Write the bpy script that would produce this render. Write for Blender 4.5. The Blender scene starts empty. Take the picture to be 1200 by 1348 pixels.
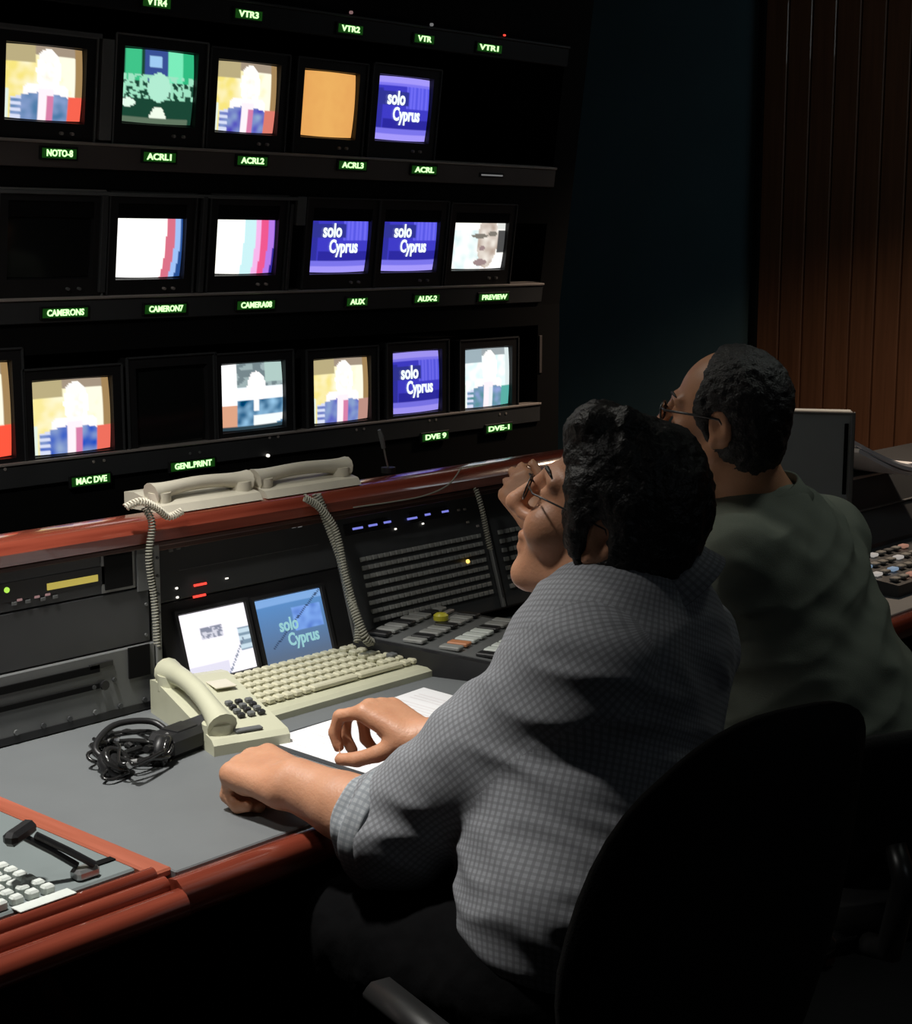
import bpy, math, random
import numpy as np
from mathutils import Vector, Matrix, noise
R = math.radians
random.seed(7)

# ------------------------------------------------------------------ camera, world, lights
SC = bpy.context.scene
FOC, PCX, PCY = 2110.0, 600.0, 674.0
PITCH, HEAD, CAMZ = R(9.55), R(42.25), 1.6
fw = Vector((math.cos(PITCH)*math.cos(HEAD), math.cos(PITCH)*math.sin(HEAD), -math.sin(PITCH)))
rt = Vector((math.sin(HEAD), -math.cos(HEAD), 0))
up = rt.cross(fw)
CAM0 = Vector((0, 0, CAMZ))
cd = bpy.data.cameras.new('camera'); cam = bpy.data.objects.new('camera', cd)
SC.collection.objects.link(cam)
cd.sensor_fit = 'HORIZONTAL'; cd.sensor_width = 36; cd.lens = 36*FOC/1200; cd.clip_start = .05
mw = Matrix((rt, up, -fw)).transposed().to_4x4(); mw.translation = CAM0
cam.matrix_world = mw
SC.camera = cam
SC.view_settings.view_transform = 'Standard'; SC.view_settings.look = 'None'
SC.view_settings.gamma = 1; SC.view_settings.use_curve_mapping = False
SC.view_settings.exposure = 0.0
W = bpy.data.worlds.new('world'); SC.world = W; W.use_nodes = True
W.node_tree.nodes['Background'].inputs[0].default_value = (.6, .8, 1, 1)
W.node_tree.nodes['Background'].inputs[1].default_value = .004

def look(o, target):
    o.rotation_euler = (Vector(target) - o.location).to_track_quat('-Z', 'Y').to_euler()
def spot(name, loc, tgt, power, col, ang, blend, rad=.08):
    l = bpy.data.lights.new(name, 'SPOT'); l.energy = power; l.color = col
    l.spot_size = R(ang); l.spot_blend = blend; l.shadow_soft_size = rad
    o = bpy.data.objects.new(name, l); SC.collection.objects.link(o); o.location = loc; look(o, tgt)
    return o
def area(name, loc, tgt, power, col, sx, sy):
    l = bpy.data.lights.new(name, 'AREA'); l.energy = power; l.color = col
    l.shape = 'RECTANGLE'; l.size = sx; l.size_y = sy
    o = bpy.data.objects.new(name, l); SC.collection.objects.link(o); o.location = loc; look(o, tgt)
spot('ceiling_spot_desk', (1.0, 2.1, 2.8), (1.35, 1.98, .8), 260, (1, .97, .92), 58, .9)
spot('ceiling_spot_console', (4.4, 2.3, 2.35), (4.6, 2.35, .5), 75, (1, .76, .56), 128, .7)
spot('ceiling_spot_left', (.2, 1.55, 2.75), (1.75, 2.5, .95), 60, (1, .98, .92), 50, .9)
spot('ceiling_spot_men', (1.9, 2.75, 2.8), (2.3, 1.6, 1.0), 42, (1, .97, .88), 66, .9, .2)
spot('seats_fill_spot', (3.3, 1.1, 2.8), (2.6, 1.35, 1.0), 19, (.93, 1, .92), 56, .9, .2)  # added fill to lift the second man's shoulders and back, not a fixture
area('wall_fill_light', (4.6, 1.6, 2.82), (5.9, 3.9, .3), 4.5, (.8, .95, 1), .8, .6)  # added fill that brightens the teal end wall, no real ceiling lamp
area('rear_fill_light', (1.6, -1.6, 2.82), (1.7, 1.0, .9), 3.0, (.85, .93, 1), 1.0, .6)  # added weak fill on the nearer man's back, no source there

# ------------------------------------------------------------------ helpers
def ray(x, y): return fw*FOC + rt*(x-PCX) - up*(y-PCY)
def atD(x, y, d): return CAM0 + ray(x, y)/FOC*d
def atZ(x, y, z): r = ray(x, y); return CAM0 + r*((z-CAMZ)/r.z)
def atY(x, y, Y): r = ray(x, y); return CAM0 + r*(Y/r.y)
class Frame:
    """flat working face: u to the right, v up, n towards the room"""
    def __init__(s, o, u, v):
        s.o = Vector(o); s.u = Vector(u).normalized(); s.v = Vector(v).normalized(); s.n = s.u.cross(s.v)
    def uv(s, x, y):
        r = ray(x, y); t = (s.o-CAM0).dot(s.n)/r.dot(s.n); p = CAM0 + r*t - s.o
        return p.dot(s.u), p.dot(s.v)
    def mat(s, u, v, n=0, rot=0):
        m = Matrix((s.u, s.v, s.n)).transposed().to_4x4()
        m.translation = s.o + s.u*u + s.v*v + s.n*n
        return m @ Matrix.Rotation(rot, 4, 'Z')
def tilted(Y0, z0, deg):
    t = R(deg); return Frame((0, Y0, z0), (1, 0, 0), (0, -math.sin(t), math.cos(t)))

def coll(o): SC.collection.objects.link(o); return o
def mat(name, col, rough=.5, metal=0, emit=None, es=0, spec=.5, nscale=0, namt=0, bump=0, bscale=80, coat=0, aniso=None):
    m = bpy.data.materials.new(name); m.use_nodes = True
    nt = m.node_tree; b = nt.nodes['Principled BSDF']
    b.inputs['Base Color'].default_value = (*col, 1); b.inputs['Roughness'].default_value = rough
    b.inputs['Metallic'].default_value = metal; b.inputs['Specular IOR Level'].default_value = spec
    b.inputs['Coat Weight'].default_value = coat
    if emit: b.inputs['Emission Color'].default_value = (*emit, 1); b.inputs['Emission Strength'].default_value = es
    if nscale or bump:
        tc = nt.nodes.new('ShaderNodeTexCoord')
    if nscale:
        n = nt.nodes.new('ShaderNodeTexNoise'); n.inputs['Scale'].default_value = nscale; n.inputs['Detail'].default_value = 5
        nt.links.new(tc.outputs['Object'], n.inputs['Vector'])
        r = nt.nodes.new('ShaderNodeMix'); r.data_type = 'RGBA'; r.blend_type = 'MIX'
        r.inputs[6].default_value = (*[c*(1-namt) for c in col], 1); r.inputs[7].default_value = (*[min(1, c*(1+namt)) for c in col], 1)
        nt.links.new(n.outputs['Fac'], r.inputs[0]); nt.links.new(r.outputs[2], b.inputs['Base Color'])
    if bump:
        n = nt.nodes.new('ShaderNodeTexNoise'); n.inputs['Scale'].default_value = bscale; n.inputs['Detail'].default_value = 4
        nt.links.new(tc.outputs['Object'], n.inputs['Vector'])
        bn = nt.nodes.new('ShaderNodeBump'); bn.inputs['Strength'].default_value = bump; bn.inputs['Distance'].default_value = .004
        nt.links.new(n.outputs['Fac'], bn.inputs['Height']); nt.links.new(bn.outputs['Normal'], b.inputs['Normal'])
    return m
def wood_mat(name, c1, c2, rough=.3, axis='X', coat=.2):
    m = mat(name, c1, rough, coat=coat); nt = m.node_tree; b = nt.nodes['Principled BSDF']
    tc = nt.nodes.new('ShaderNodeTexCoord'); mp = nt.nodes.new('ShaderNodeMapping')
    mp.inputs['Scale'].default_value = {'X': (2, 40, 40), 'Y': (40, 2, 40), 'Z': (40, 40, 2)}[axis]
    n = nt.nodes.new('ShaderNodeTexNoise'); n.inputs['Scale'].default_value = 1.5; n.inputs['Detail'].default_value = 6
    cr = nt.nodes.new('ShaderNodeValToRGB'); cr.color_ramp.elements[0].color = (*c1, 1); cr.color_ramp.elements[1].color = (*c2, 1)
    cr.color_ramp.elements[0].position = .3; cr.color_ramp.elements[1].position = .7
    nt.links.new(tc.outputs['Object'], mp.inputs[0]); nt.links.new(mp.outputs[0], n.inputs['Vector'])
    nt.links.new(n.outputs['Fac'], cr.inputs[0]); nt.links.new(cr.outputs[0], b.inputs['Base Color'])
    return m
def glow(name, col, s): return mat(name, tuple(c*.2 for c in col), .4, emit=col, es=s)

M = dict(
 black=mat('black_plastic', (.012, .012, .013), .45, nscale=30, namt=.3),
 blackm=mat('black_metal', (.02, .02, .021), .4, .3, bump=.1),
 matte=mat('matte_black', (.006, .006, .006), .9, spec=.1),
 dark=mat('dark_grey_panel', (.042, .044, .046), .5, nscale=8, namt=.25, bump=.05),
 mid=mat('mid_grey_panel', (.12, .125, .125), .5, nscale=12, namt=.2),
 ear=mat('grey_metal_ear', (.2, .205, .2), .45, .3, nscale=14, namt=.2),
 strip=mat('brownish_grey_strip', (.10, .085, .08), .5, nscale=6, namt=.35),
 edge=mat('pale_edge', (.42, .37, .34), .4, .2, nscale=9, namt=.3),  # pale edge colour with random tone
 beige=mat('beige_plastic', (.50, .50, .37), .45, nscale=20, namt=.08),
 beigek=mat('beige_keycap', (.56, .54, .39), .5, nscale=60, namt=.12),
 cream=mat('cream_phone_plastic', (.62, .58, .47), .4, nscale=15, namt=.12),
 cord=mat('grey_beige_cord', (.24, .235, .19), .6),
 bcord=mat('black_cord', (.015, .015, .015), .2),
 greyk=mat('grey_keycap', (.27, .275, .26), .5, nscale=70, namt=.3),
 whitek=mat('white_keycap', (.62, .66, .62), .5, nscale=60, namt=.12),
 desk=mat('grey_laminate_desktop', (.14, .15, .155), .55, nscale=5, namt=.15, bump=.04, bscale=200),
 console=mat('grey_teal_console_face', (.17, .2, .2), .5, nscale=9, namt=.12),
 paper=mat('white_paper', (.82, .82, .84), .8, nscale=9, namt=.04),
 silver=mat('silver_metal', (.5, .5, .5), .3, .8),
 glassd=mat('dead_screen_glass', (.010, .011, .011), .12, spec=.6),
 red=wood_mat('red_stained_wood', (.13, .022, .012), (.24, .050, .028), .22, coat=.6),
 redy=wood_mat('red_wood_strip', (.30, .075, .038), (.42, .12, .07), .45, 'Y', coat=.1),
 dwood=wood_mat('dark_wood_body', (.03, .010, .007), (.05, .016, .01), .45),
 carpet=mat('dark_carpet', (.012, .011, .011), .95, nscale=40, namt=.4, bump=.4),
 ceil=mat('dark_ceiling', (.03, .03, .03), .9, nscale=4, namt=.2),
 teal=mat('teal_painted_wall', (.075, .14, .165), .85, nscale=3, namt=.18, bump=.08, bscale=40),
 plank=wood_mat('brown_wood_plank', (.11, .045, .020), (.16, .068, .032), .5, 'Z'),
 green=glow('green_lit_text', (.5, 1, .38), 1.8),
 greend=glow('green_haze', (.02, .16, .015), .25),
 ledr=glow('red_led', (1, .06, .04), 1.6), ledw=glow('white_led', (1, .95, .85), 1.2),
 leda=glow('amber_led', (1, .65, .15), 1.6), ledb=glow('blue_led', (.25, .27, .9), .8),
 ledy=glow('yellow_lit_display', (.75, .6, .12), .55), ledg=glow('green_led', (.5, .9, .1), .9),
 ledp=glow('dim_pink_button', (.6, .35, .35), .35), ledo=glow('dim_grey_glow', (.5, .5, .5), .3),
 chair=mat('black_chair_fabric', (.008, .008, .008), .85, spec=.2, bump=.3, bscale=300),
 chairp=mat('black_chair_plastic', (.015, .015, .015), .35),
 trous=mat('black_trousers_cloth', (.003, .003, .0033), .95, spec=.05, bump=.3, bscale=60),
 hairA=mat('dark_greying_hair', (.012, .011, .010), .5, nscale=90, namt=.5, bump=.8, bscale=160),
 hairB=mat('black_short_hair', (.007, .006, .006), .55, nscale=90, namt=.5, bump=.7, bscale=260),
 frame=mat('dark_glasses_frame', (.02, .018, .018), .3),
 yellow=mat('yellow_plastic', (.55, .5, .04), .4),
 orange=mat('orange_button', (.6, .25, .12), .4),
 casing=mat('light_grey_casing', (.42, .46, .46), .6, nscale=6, namt=.1),
 shoe=mat('black_shoe', (.01, .01, .01), .3),
)
lens_m = mat('glasses_lens', (.9, .9, .9), .05); lens_m.node_tree.nodes['Principled BSDF'].inputs['Transmission Weight'].default_value = .95
M['lens'] = lens_m

class MB:
    def __init__(s): s.v = []; s.f = []
    def add(s, vs, fs):
        k = len(s.v); s.v += [Vector(v) for v in vs]; s.f += [tuple(i+k for i in f) for f in fs]; return s
    def box(s, c, d, b=0, rz=0, taper=0):
        """centre, size, bevel on all 12 edges"""
        hx, hy, hz = d[0]/2, d[1]/2, d[2]/2; b = min(b, hx*.9, hy*.9, hz*.9)
        c = Vector(c); vs = []; fs = []
        rot = Matrix.Rotation(rz, 3, 'Z')
        if b <= 0:
            vs = [Vector((x*hx, y*hy, z*hz)) for x in (-1, 1) for y in (-1, 1) for z in (-1, 1)]
            fs = [(0,1,3,2),(4,6,7,5),(0,4,5,1),(2,3,7,6),(0,2,6,4),(1,5,7,3)]
        else:
            idx = {}
            for sx in (-1, 1):
                for sy in (-1, 1):
                    for sz in (-1, 1):
                        for a in range(3):
                            p = [sx*(hx-b), sy*(hy-b), sz*(hz-b)]
                            p[a] = (sx*hx, sy*hy, sz*hz)[a]
                            idx[(sx, sy, sz, a)] = len(vs); vs.append(Vector(p))
            g = lambda *k: idx[k]
            for q in (-1, 1):
                o = [(-1,-1),(1,-1),(1,1),(-1,1)]
                fs.append(tuple(g(q,i,j,0) for i,j in o)); fs.append(tuple(g(i,q,j,1) for i,j in o)); fs.append(tuple(g(i,j,q,2) for i,j in o))
            for i in (-1, 1):
                for j in (-1, 1):
                    fs.append((g(-1,i,j,1), g(1,i,j,1), g(1,i,j,2), g(-1,i,j,2)))
                    fs.append((g(i,-1,j,0), g(i,1,j,0), g(i,1,j,2), g(i,-1,j,2)))
                    fs.append((g(i,j,-1,0), g(i,j,1,0), g(i,j,1,1), g(i,j,-1,1)))
                    for k in (-1, 1): fs.append((g(i,j,k,0), g(i,j,k,1), g(i,j,k,2)))
        return s.add([rot @ v + c for v in vs], fs)
    def prism(s, prof, a, b, U, V, W):
        """2D profile (p,q) in axes U,V swept along W from a to b"""
        U, V, W = Vector(U), Vector(V), Vector(W); n = len(prof)
        vs = [U*p+V*q+W*t for t in (a, b) for p, q in prof]
        fs = [(i, (i+1) % n, n+(i+1) % n, n+i) for i in range(n)] + [tuple(range(n)), tuple(range(2*n-1, n-1, -1))]
        return s.add(vs, fs)
    def tube(s, pts, r, n=8, caps=True):
        pts = [Vector(p) for p in pts]; rs = r if isinstance(r, (list, tuple)) else [r]*len(pts)
        T0 = (pts[1]-pts[0]).normalized(); N = T0.orthogonal().normalized(); k = []
        for i, p in enumerate(pts):
            T = (pts[min(i+1, len(pts)-1)]-pts[max(i-1, 0)]).normalized()
            N = (N - T*N.dot(T)); N = N.normalized() if N.length > 1e-6 else T.orthogonal().normalized()
            B = T.cross(N)
            k += [p + (N*math.cos(t)+B*math.sin(t))*rs[i] for t in [2*math.pi*j/n for j in range(n)]]
        fs = [(i*n+j, i*n+(j+1) % n, (i+1)*n+(j+1) % n, (i+1)*n+j) for i in range(len(pts)-1) for j in range(n)]
        if caps: fs += [tuple(range(n))[::-1], tuple(range((len(pts)-1)*n, len(pts)*n))]
        return s.add(k, fs)
    def cyl(s, c, r, h, axis='z', n=16, r2=None):
        a = {'x': Vector((1,0,0)), 'y': Vector((0,1,0)), 'z': Vector((0,0,1))}[axis]; c = Vector(c)
        return s.tube([c-a*h/2, c+a*h/2], [r, r if r2 is None else r2], n)
    def lathe(s, prof, c=(0,0,0), n=20):
        c = Vector(c); k = [c+Vector((r*math.cos(2*math.pi*j/n), r*math.sin(2*math.pi*j/n), z)) for r, z in prof for j in range(n)]
        m = len(prof)
        fs = [(i*n+j, i*n+(j+1) % n, (i+1)*n+(j+1) % n, (i+1)*n+j) for i in range(m-1) for j in range(n)]
        fs += [tuple(range(n))[::-1], tuple(range((m-1)*n, m*n))]
        return s.add(k, fs)
    def build(s, name, m, parent=None, smooth=False, mw=None):
        me = bpy.data.meshes.new(name); me.from_pydata([tuple(v) for v in s.v], [], s.f); me.validate()
        import bmesh as _b
        bm = _b.new(); bm.from_mesh(me); _b.ops.recalc_face_normals(bm, faces=bm.faces); bm.to_mesh(me); bm.free()
        me.materials.append(M[m] if isinstance(m, str) else m)
        if smooth:
            me.polygons.foreach_set('use_smooth', [True]*len(me.polygons))
        o = coll(bpy.data.objects.new(name, me))
        if parent: o.parent = parent
        if mw is not None: o.matrix_basis = mw
        return o
def smooth_by_angle(o, deg=35):
    me = o.data; me.polygons.foreach_set('use_smooth', [True]*len(me.polygons))
    try: me.set_sharp_from_angle(angle=R(deg))
    except Exception: pass
    return o
def thing(name, label, cat, mw=None, loc=None, rz=0, group=None):
    o = coll(bpy.data.objects.new(name, None)); o.empty_display_size = .05
    if mw is not None: o.matrix_basis = mw
    if loc is not None: o.location = loc; o.rotation_euler = (0, 0, rz)
    return tag(o, label, cat, group)
def tag(o, label, cat, group=None):
    o['label'] = label; o['category'] = cat
    if group: o['group'] = group
    return o
def fixbasis(t):
    # loc/rotation given through properties: make matrix_basis current
    return t
def struct(o): o['kind'] = 'structure'; return o
def text_obj(name, body, size, m, parent, x=0, y=0, n=0, bold=.0, sx=1):
    cu = bpy.data.curves.new('t', 'FONT'); cu.body = body; cu.size = size; cu.align_x = 'CENTER'; cu.align_y = 'CENTER'
    cu.extrude = .0006; cu.offset = bold; cu.resolution_u = 3
    t = bpy.data.objects.new('t', cu); coll(t); bpy.context.view_layer.update()
    me = bpy.data.meshes.new_from_object(t.evaluated_get(bpy.context.evaluated_depsgraph_get()))
    bpy.data.objects.remove(t); bpy.data.curves.remove(cu)
    me.name = name; me.materials.clear(); me.materials.append(M[m])
    o = coll(bpy.data.objects.new(name, me)); o.parent = parent; o.location = (x, y, n); o.scale = (sx, 1, 1)
    return o

def rel(o, parent, m=None):
    """parent o and keep it at world matrix m (things have no parent of their own)"""
    o.parent = parent; o.matrix_basis = parent.matrix_basis.inverted() @ (m or Matrix.Identity(4)); return o
# ------------------------------------------------------------------ the room
XE, YB = 6.0, 4.9          # end wall, back wall behind the monitor racks
def quad_wall(name, c, d, m): return struct(MB().box(c, d).build(name, m))
quad_wall('floor', (2.6, 1.35, -.13), (7.2, 7.5, .1), 'carpet')
quad_wall('ceiling', (2.6, 1.35, 2.95), (7.2, 7.5, .1), 'ceil')
quad_wall('wall_back', (2.6, YB+.05, 1.45), (7.2, .1, 2.9), 'teal')
quad_wall('wall_end', (XE+.05, 1.35, 1.45), (.1, 7.4, 2.9), 'teal')
quad_wall('wall_left', (-.95, 1.35, 1.45), (.1, 7.4, 2.9), 'teal')
quad_wall('wall_front', (2.6, -2.35, 1.45), (7.2, .1, 2.9), 'teal')
pl = MB(); y = 3.69; random.seed(3)
while y > -2.2:                                   # narrow vertical boards with shadow gaps
    pl.box((XE-.012, y-.0535, 1.45), (.024, .103, 2.88), .003); y -= .110
pl.box((XE-.004, .72, 1.45), (.006, 5.9, 2.88))
struct(pl.build('wall_panelling', 'plank'))
struct(MB().box((XE-.02, 3.70, 1.45), (.04, .03, 2.88), .004).build('trim_1', 'matte'))
# ------------------------------------------------------------------ monitor wall
FU = tilted(3.0, 1.42, 7.5)                   # upper three rows lean towards the desk
FL = Frame((0, 3.0, 1.42), (1, 0, 0), (0, 0, 1))
def lerp(a, b, t): return a+(b-a)*t
def mixc(a, b, t): return tuple(a[i]+(b[i]-a[i])*t for i in range(3))
def ell(u, v, cu, cv, ru, rv): return ((u-cu)/ru)**2+((v-cv)/rv)**2 < 1
def nz(u, v, s): return noise.noise(Vector((u*9+s, v*9-s, s*3.7)))
def pic_anchor(warm=1.0, redc=1.0, s=1.0, blue=(.06, .13, .48)):
    def f(u, v):
        c = mixc((1.05, 1.02, .82), (.95, .80, .22), max(0, min(1, 1.05-u*1.5+nz(u, v, s)*.6))*warm)
        if not warm: c = mixc((.80, 1.0, 1.0), (1.1, 1.1, 1.08), .5+nz(u, v, s))
        if v < .13: c = (.38, .30, .22) if warm else (.35, .40, .42)
        if v < .22 and u < .38: c = (.50, .42, .22) if warm else (.35, .45, .5)
        if u > .90: c = (.38, .24, .10) if warm else (.75, .85, .85)
        if ell(u, v, .55, .33, .16, .30): c = (1.25, 1.22, 1.15)
        if ell(u, v, .55, .36, .10, .20): c = mixc((1.3, 1.22, 1.12), (1.1, .98, .88), .5+nz(u*2, v*2, s)) if warm else (1.1, 1.1, 1.05)
        if ell(u, v, .55, .14, .13, .08): c = (1.05, 1.02, .98)
        if ell(u, v, .52, .62, .30, .18) and v > .52: c = (1.05, 1.0, 1.0)
        if v > .62+.5*abs(u-.5)**1.6*.8 and .07 < u < .84:
            c = mixc(blue, (.25, .35, .62), .5+nz(u, v, s+3))
            if u < .2 and int(v*22) % 2: c = (.7, .75, .95)
        if v > .58 and abs(u-.52) < .10: c = (1.05, .92, .98)
        if v > .66 and abs(u-.57) < .045: c = (.70, .22, .40) if warm else (.85, .9, .95)
        if u > .82 and v > .66: c = (.85*redc+.1, .13+.3*(1-redc), .08+.3*(1-redc))
        if u < .06 and v > .6: c = (.8, .9, .8)
        return c
    return f
def pic_card(tone=1):
    """blue station card: light bands, fine uprights; the wordmark is lettering of its own"""
    def f(u, v):
        c = (.05, .045, .58)
        if v < .09 or v > .91: c = (.38, .32, .98)
        elif v < .15: c = (.22, .19, .90)
        elif v > .82: c = (.20, .18, .85)
        if .15 < v < .5 and u > .55: c = (.10, .10, .80) if int(u*26) % 2 else (.16, .15, .92)
        if .18 < v < .82 and u < .12: c = (.03, .03, .36)
        if v > .66 and .15 < u and v < .82: c = (.025, .022, .36)
        if .22 < v < .45 and u < .6: c = (.03, .035, .30)
        return tuple(x*tone for x in c)
    return f
def wordmark(T, w, h, n, m='cardtext', k=1.0):
    a = text_obj('lettering', 'solo', h*.30*k, m, T, -w*.15, h*.16, n, bold=.0014, sx=.80)
    b = text_obj('lettering', 'Cyprus', h*.29*k, m, T, w*.06, -h*.09, n, bold=.0014, sx=.74)
def pic_green(u, v):
    c = (.01, .06, .035)
    if v < .42:
        if .04 < u < .26: c = (.05, .55, .25)
        if .30 < u < .62: c = (.04, .08, .30)
        if u > .62: c = (.20, .85, .50) if u < .84 else (.03, .5, .22)
    if .08 < v < .22 and .36 < u < .54: c = (.35, .6, .9)
    if .33 < v < .66 and nz(u*2, v*2, 4) > -.08: c = (.35, .78, .55)
    if .3 < v < .75 and ell(u, v, .5, .5, .16, .2): c = (.45, .85, .65)
    if ell(u, v, .08, .73, .1, .06): c = (.8, 1, .85)
    if v > .78 and abs(u-.5) < .06+.5*(v-.78): c = (.9, 1, .85)
    if v > .93 and u < .95: c = (.12, .18, .12)
    return c
def pic_bars1(u, v):
    k = u+.16*(v-.35)**2*(1 if v > .3 else 0)
    if k < .74: return (1.3, 1.3, 1.25)
    if k < .88: return (.72, .17, .25)
    if k < .97: return (.35, .55, .95)
    return (.02, .08, .3)
def pic_bars2(u, v):
    k = u+.10*(v-.35)**2
    for a, c in ((.46, (1.3, 1.3, 1.2)), (.66, (.62, .92, .95)), (.76, (.95, .48, .85)), (.88, (.88, .10, .28)), (.985, (.48, .20, .85))):
        if k < a: return c
    return (.03, .02, .3)
def pic_orange(u, v):
    return mixc((.85, .44, .12), (.78, .36, .10), max(0, min(1, abs(u-.5)*1.4+nz(u, v, 2)*.25)))
def pic_guest(u, v):
    c = (.18, .24, .26) if nz(u, v, 6) > 0 else (.35, .45, .46)
    if u < .25: c = (1.2, 1.2, 1.2) if v < .62 else (.75, .38, .24)
    if u > .7 and v < .3: c = (.45, .62, .58)
    if v > .35 and abs(u-.62) < .38: c = (1, 1.05, 1.1)
    if ell(u, v, .56, .38, .15, .25): c = (1.2, 1.15, 1.15)
    if v > .55 and u > .25: c = mixc((.05, .16, .30), (.25, .48, .70), .5+nz(u, v, 1)*1.2)
    if .5 < u < .6 and .5 < v < .72: c = (1, 1, 1)
    if v > .80 and u > .5+.1*(1-v) and v < 1.25-.35*u: c = (.95, 1, 1)
    if v > .95: c = (.03, .06, .08)
    return c
def pic_close(u, v):
    c = (1.1, 1.08, 1.02)
    if u < .55 and v > .3: c = mixc((.8, .95, .95), (1.1, 1.1, 1.05), .5+nz(u, v, 5))
    if ell(u, v, .66, .48, .20, .50): c = mixc((.55, .45, .38), (.85, .78, .70), .5+nz(u, v, 2))
    if ell(u, v, .50, .40, .16, .04) or ell(u, v, .75, .36, .09, .05): c = (.22, .2, .17)
    if ell(u, v, .56, .62, .05, .05) or ell(u, v, .55, .88, .13, .06): c = (.35, .25, .25)
    if u > .86 and .3 < v < .7: c = (.08, .08, .08)
    if u > .83 and v < .28: c = (.8, .82, .78)
    if v > .82 and u > .8: c = (1.1, 1.1, 1.1)
    return c
def pic_status(u, v):
    c = (1.05, 1.02, 1.08)
    if .28 < u < .60 and .26 < v < .42: c = (.25, .27, .36) if nz(u*3, v*3, 1) > -.15 else (.7, .7, .8)
    if u > .82 and .35 < v < .70: c = (.22, .32, .42) if int(v*16) % 2 else (.6, .75, .85)
    if v > .80 and u < .6: c = (.80, .78, .92)
    if abs((1-v)*.62+.58-u) < .012 and v > .5: c = (.15, .2, .3)
    return c
def pic_bluepc(u, v):
    c = mixc((.10, .28, .62), (.10, .15, .24), min(1, v*1.1))
    if v < .12: c = (.22, .42, .78)
    if .5 < u < .95 and .2 < v < .55: c = mixc((.12, .25, .68), (.22, .42, .9), .5+nz(u, v, 3))
    if abs(1.0-v*1.15+.0-u) < .014 and v < .75: c = (.01, .02, .06)
    return c

def picture_mat():
    m = bpy.data.materials.new('lit_screen_picture'); m.use_nodes = True; nt = m.node_tree; b = nt.nodes['Principled BSDF']
    a = nt.nodes.new('ShaderNodeAttribute'); a.attribute_name = 'picture'
    b.inputs['Base Color'].default_value = (.02, .02, .02, 1); b.inputs['Roughness'].default_value = .2
    nt.links.new(a.outputs['Color'], b.inputs['Emission Color']); b.inputs['Emission Strength'].default_value = 1.0
    return m
M['picture'] = picture_mat()
M['cardtext'] = glow('white_card_lettering', (.9, 1, 1), 1.05); M['tealtext'] = glow('teal_card_lettering', (.35, .68, .72), .8)
def screen_mesh(name, w, h, pic, parent, n=0, bulge=.006, nu=46, nv=46):
    vs = []; cols = []
    for j in range(nv+1):
        for i in range(nu+1):
            u, v = i/nu, j/nv; x, y = u*2-1, v*2-1
            k = bulge*(1-.5*(x*x+y*y))
            vs.append(((u-.5)*w*(1-.015*y*y), (.5-v)*h*(1-.02*x*x), n+k))
            cols.append(pic(min(u, .999), min(v, .999)) if pic else (0, 0, 0))
    fs = [(j*(nu+1)+i, (j+1)*(nu+1)+i, (j+1)*(nu+1)+i+1, j*(nu+1)+i+1) for j in range(nv) for i in range(nu)]
    me = bpy.data.meshes.new(name); me.from_pydata(vs, [], fs); me.polygons.foreach_set('use_smooth', [True]*len(fs))
    if pic:
        ca = me.color_attributes.new('picture', 'FLOAT_COLOR', 'POINT')
        ca.data.foreach_set('color', [x for c in cols for x in (*c, 1)])
        me.materials.append(M['picture'])
    else: me.materials.append(M['glassd'])
    o = coll(bpy.data.objects.new(name, me)); o.parent = parent
    return o
def ring(mb, w, h, W_, H_, n0, n1, off=(0, 0)):
    """rectangular frame, opening w x h set in W_ x H_, from n0 to n1; inner edge slopes back"""
    ox, oy = off
    o = [(-W_/2+ox, -H_/2+oy), (W_/2+ox, -H_/2+oy), (W_/2+ox, H_/2+oy), (-W_/2+ox, H_/2+oy)]
    i = [(-w/2, -h/2), (w/2, -h/2), (w/2, h/2), (-w/2, h/2)]
    k = .92
    vs = [(x, y, n0) for x, y in o]+[(x, y, n1) for x, y in o]+[(x, y, n1) for x, y in i]+[(x*k, y*k, n0) for x, y in i]
    fs = []
    for a in range(4):
        b = (a+1) % 4
        fs += [(a, b, 4+b, 4+a), (4+a, 4+b, 8+b, 8+a), (8+a, 8+b, 12+b, 12+a), (12+a, 12+b, b, a)]
    return mb.add(vs, fs)

def monitor(F, cx, cy, w, h, pic, label, edge=False, group=None):
    u, v = F.uv(cx, cy)
    t = thing('broadcast_monitor', label, 'monitor', F.mat(u, v), group=group)
    Wc, Hc = w+.055, h+.075
    b = MB(); b.box((0, -.008, -.16), (Wc-.006, Hc-.006, .27), .004)
    b.build('casing', 'black', t)
    fr = ring(MB(), w+.006, h+.006, Wc, Hc, -.03, .006, (0, -.010)).build('bezel', 'black', t)
    e = MB(); z = .007
    e.box((0, Hc/2-.010, z), (Wc, .004, .006)); e.box((-Wc/2, -.010, z), (.004, Hc, .006)); e.box((Wc/2, -.010, z), (.004, Hc, .006))
    e.build('bezel_edge', 'ear' if edge else 'dark', t)
    screen_mesh('screen', w, h, pic, t, n=-.006)
    if pic and 'card' in pic.__qualname__: wordmark(t, w, h, .002)
    for kx in (.20, .34):
        MB().cyl((w*kx, -h/2-.024, .010), .0035, .008, n=8).build('knob', 'edge' if pic else 'mid', t)
    return t
SH = 'row of the monitor wall'
D_ = 'broadcast monitor showing '
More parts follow.
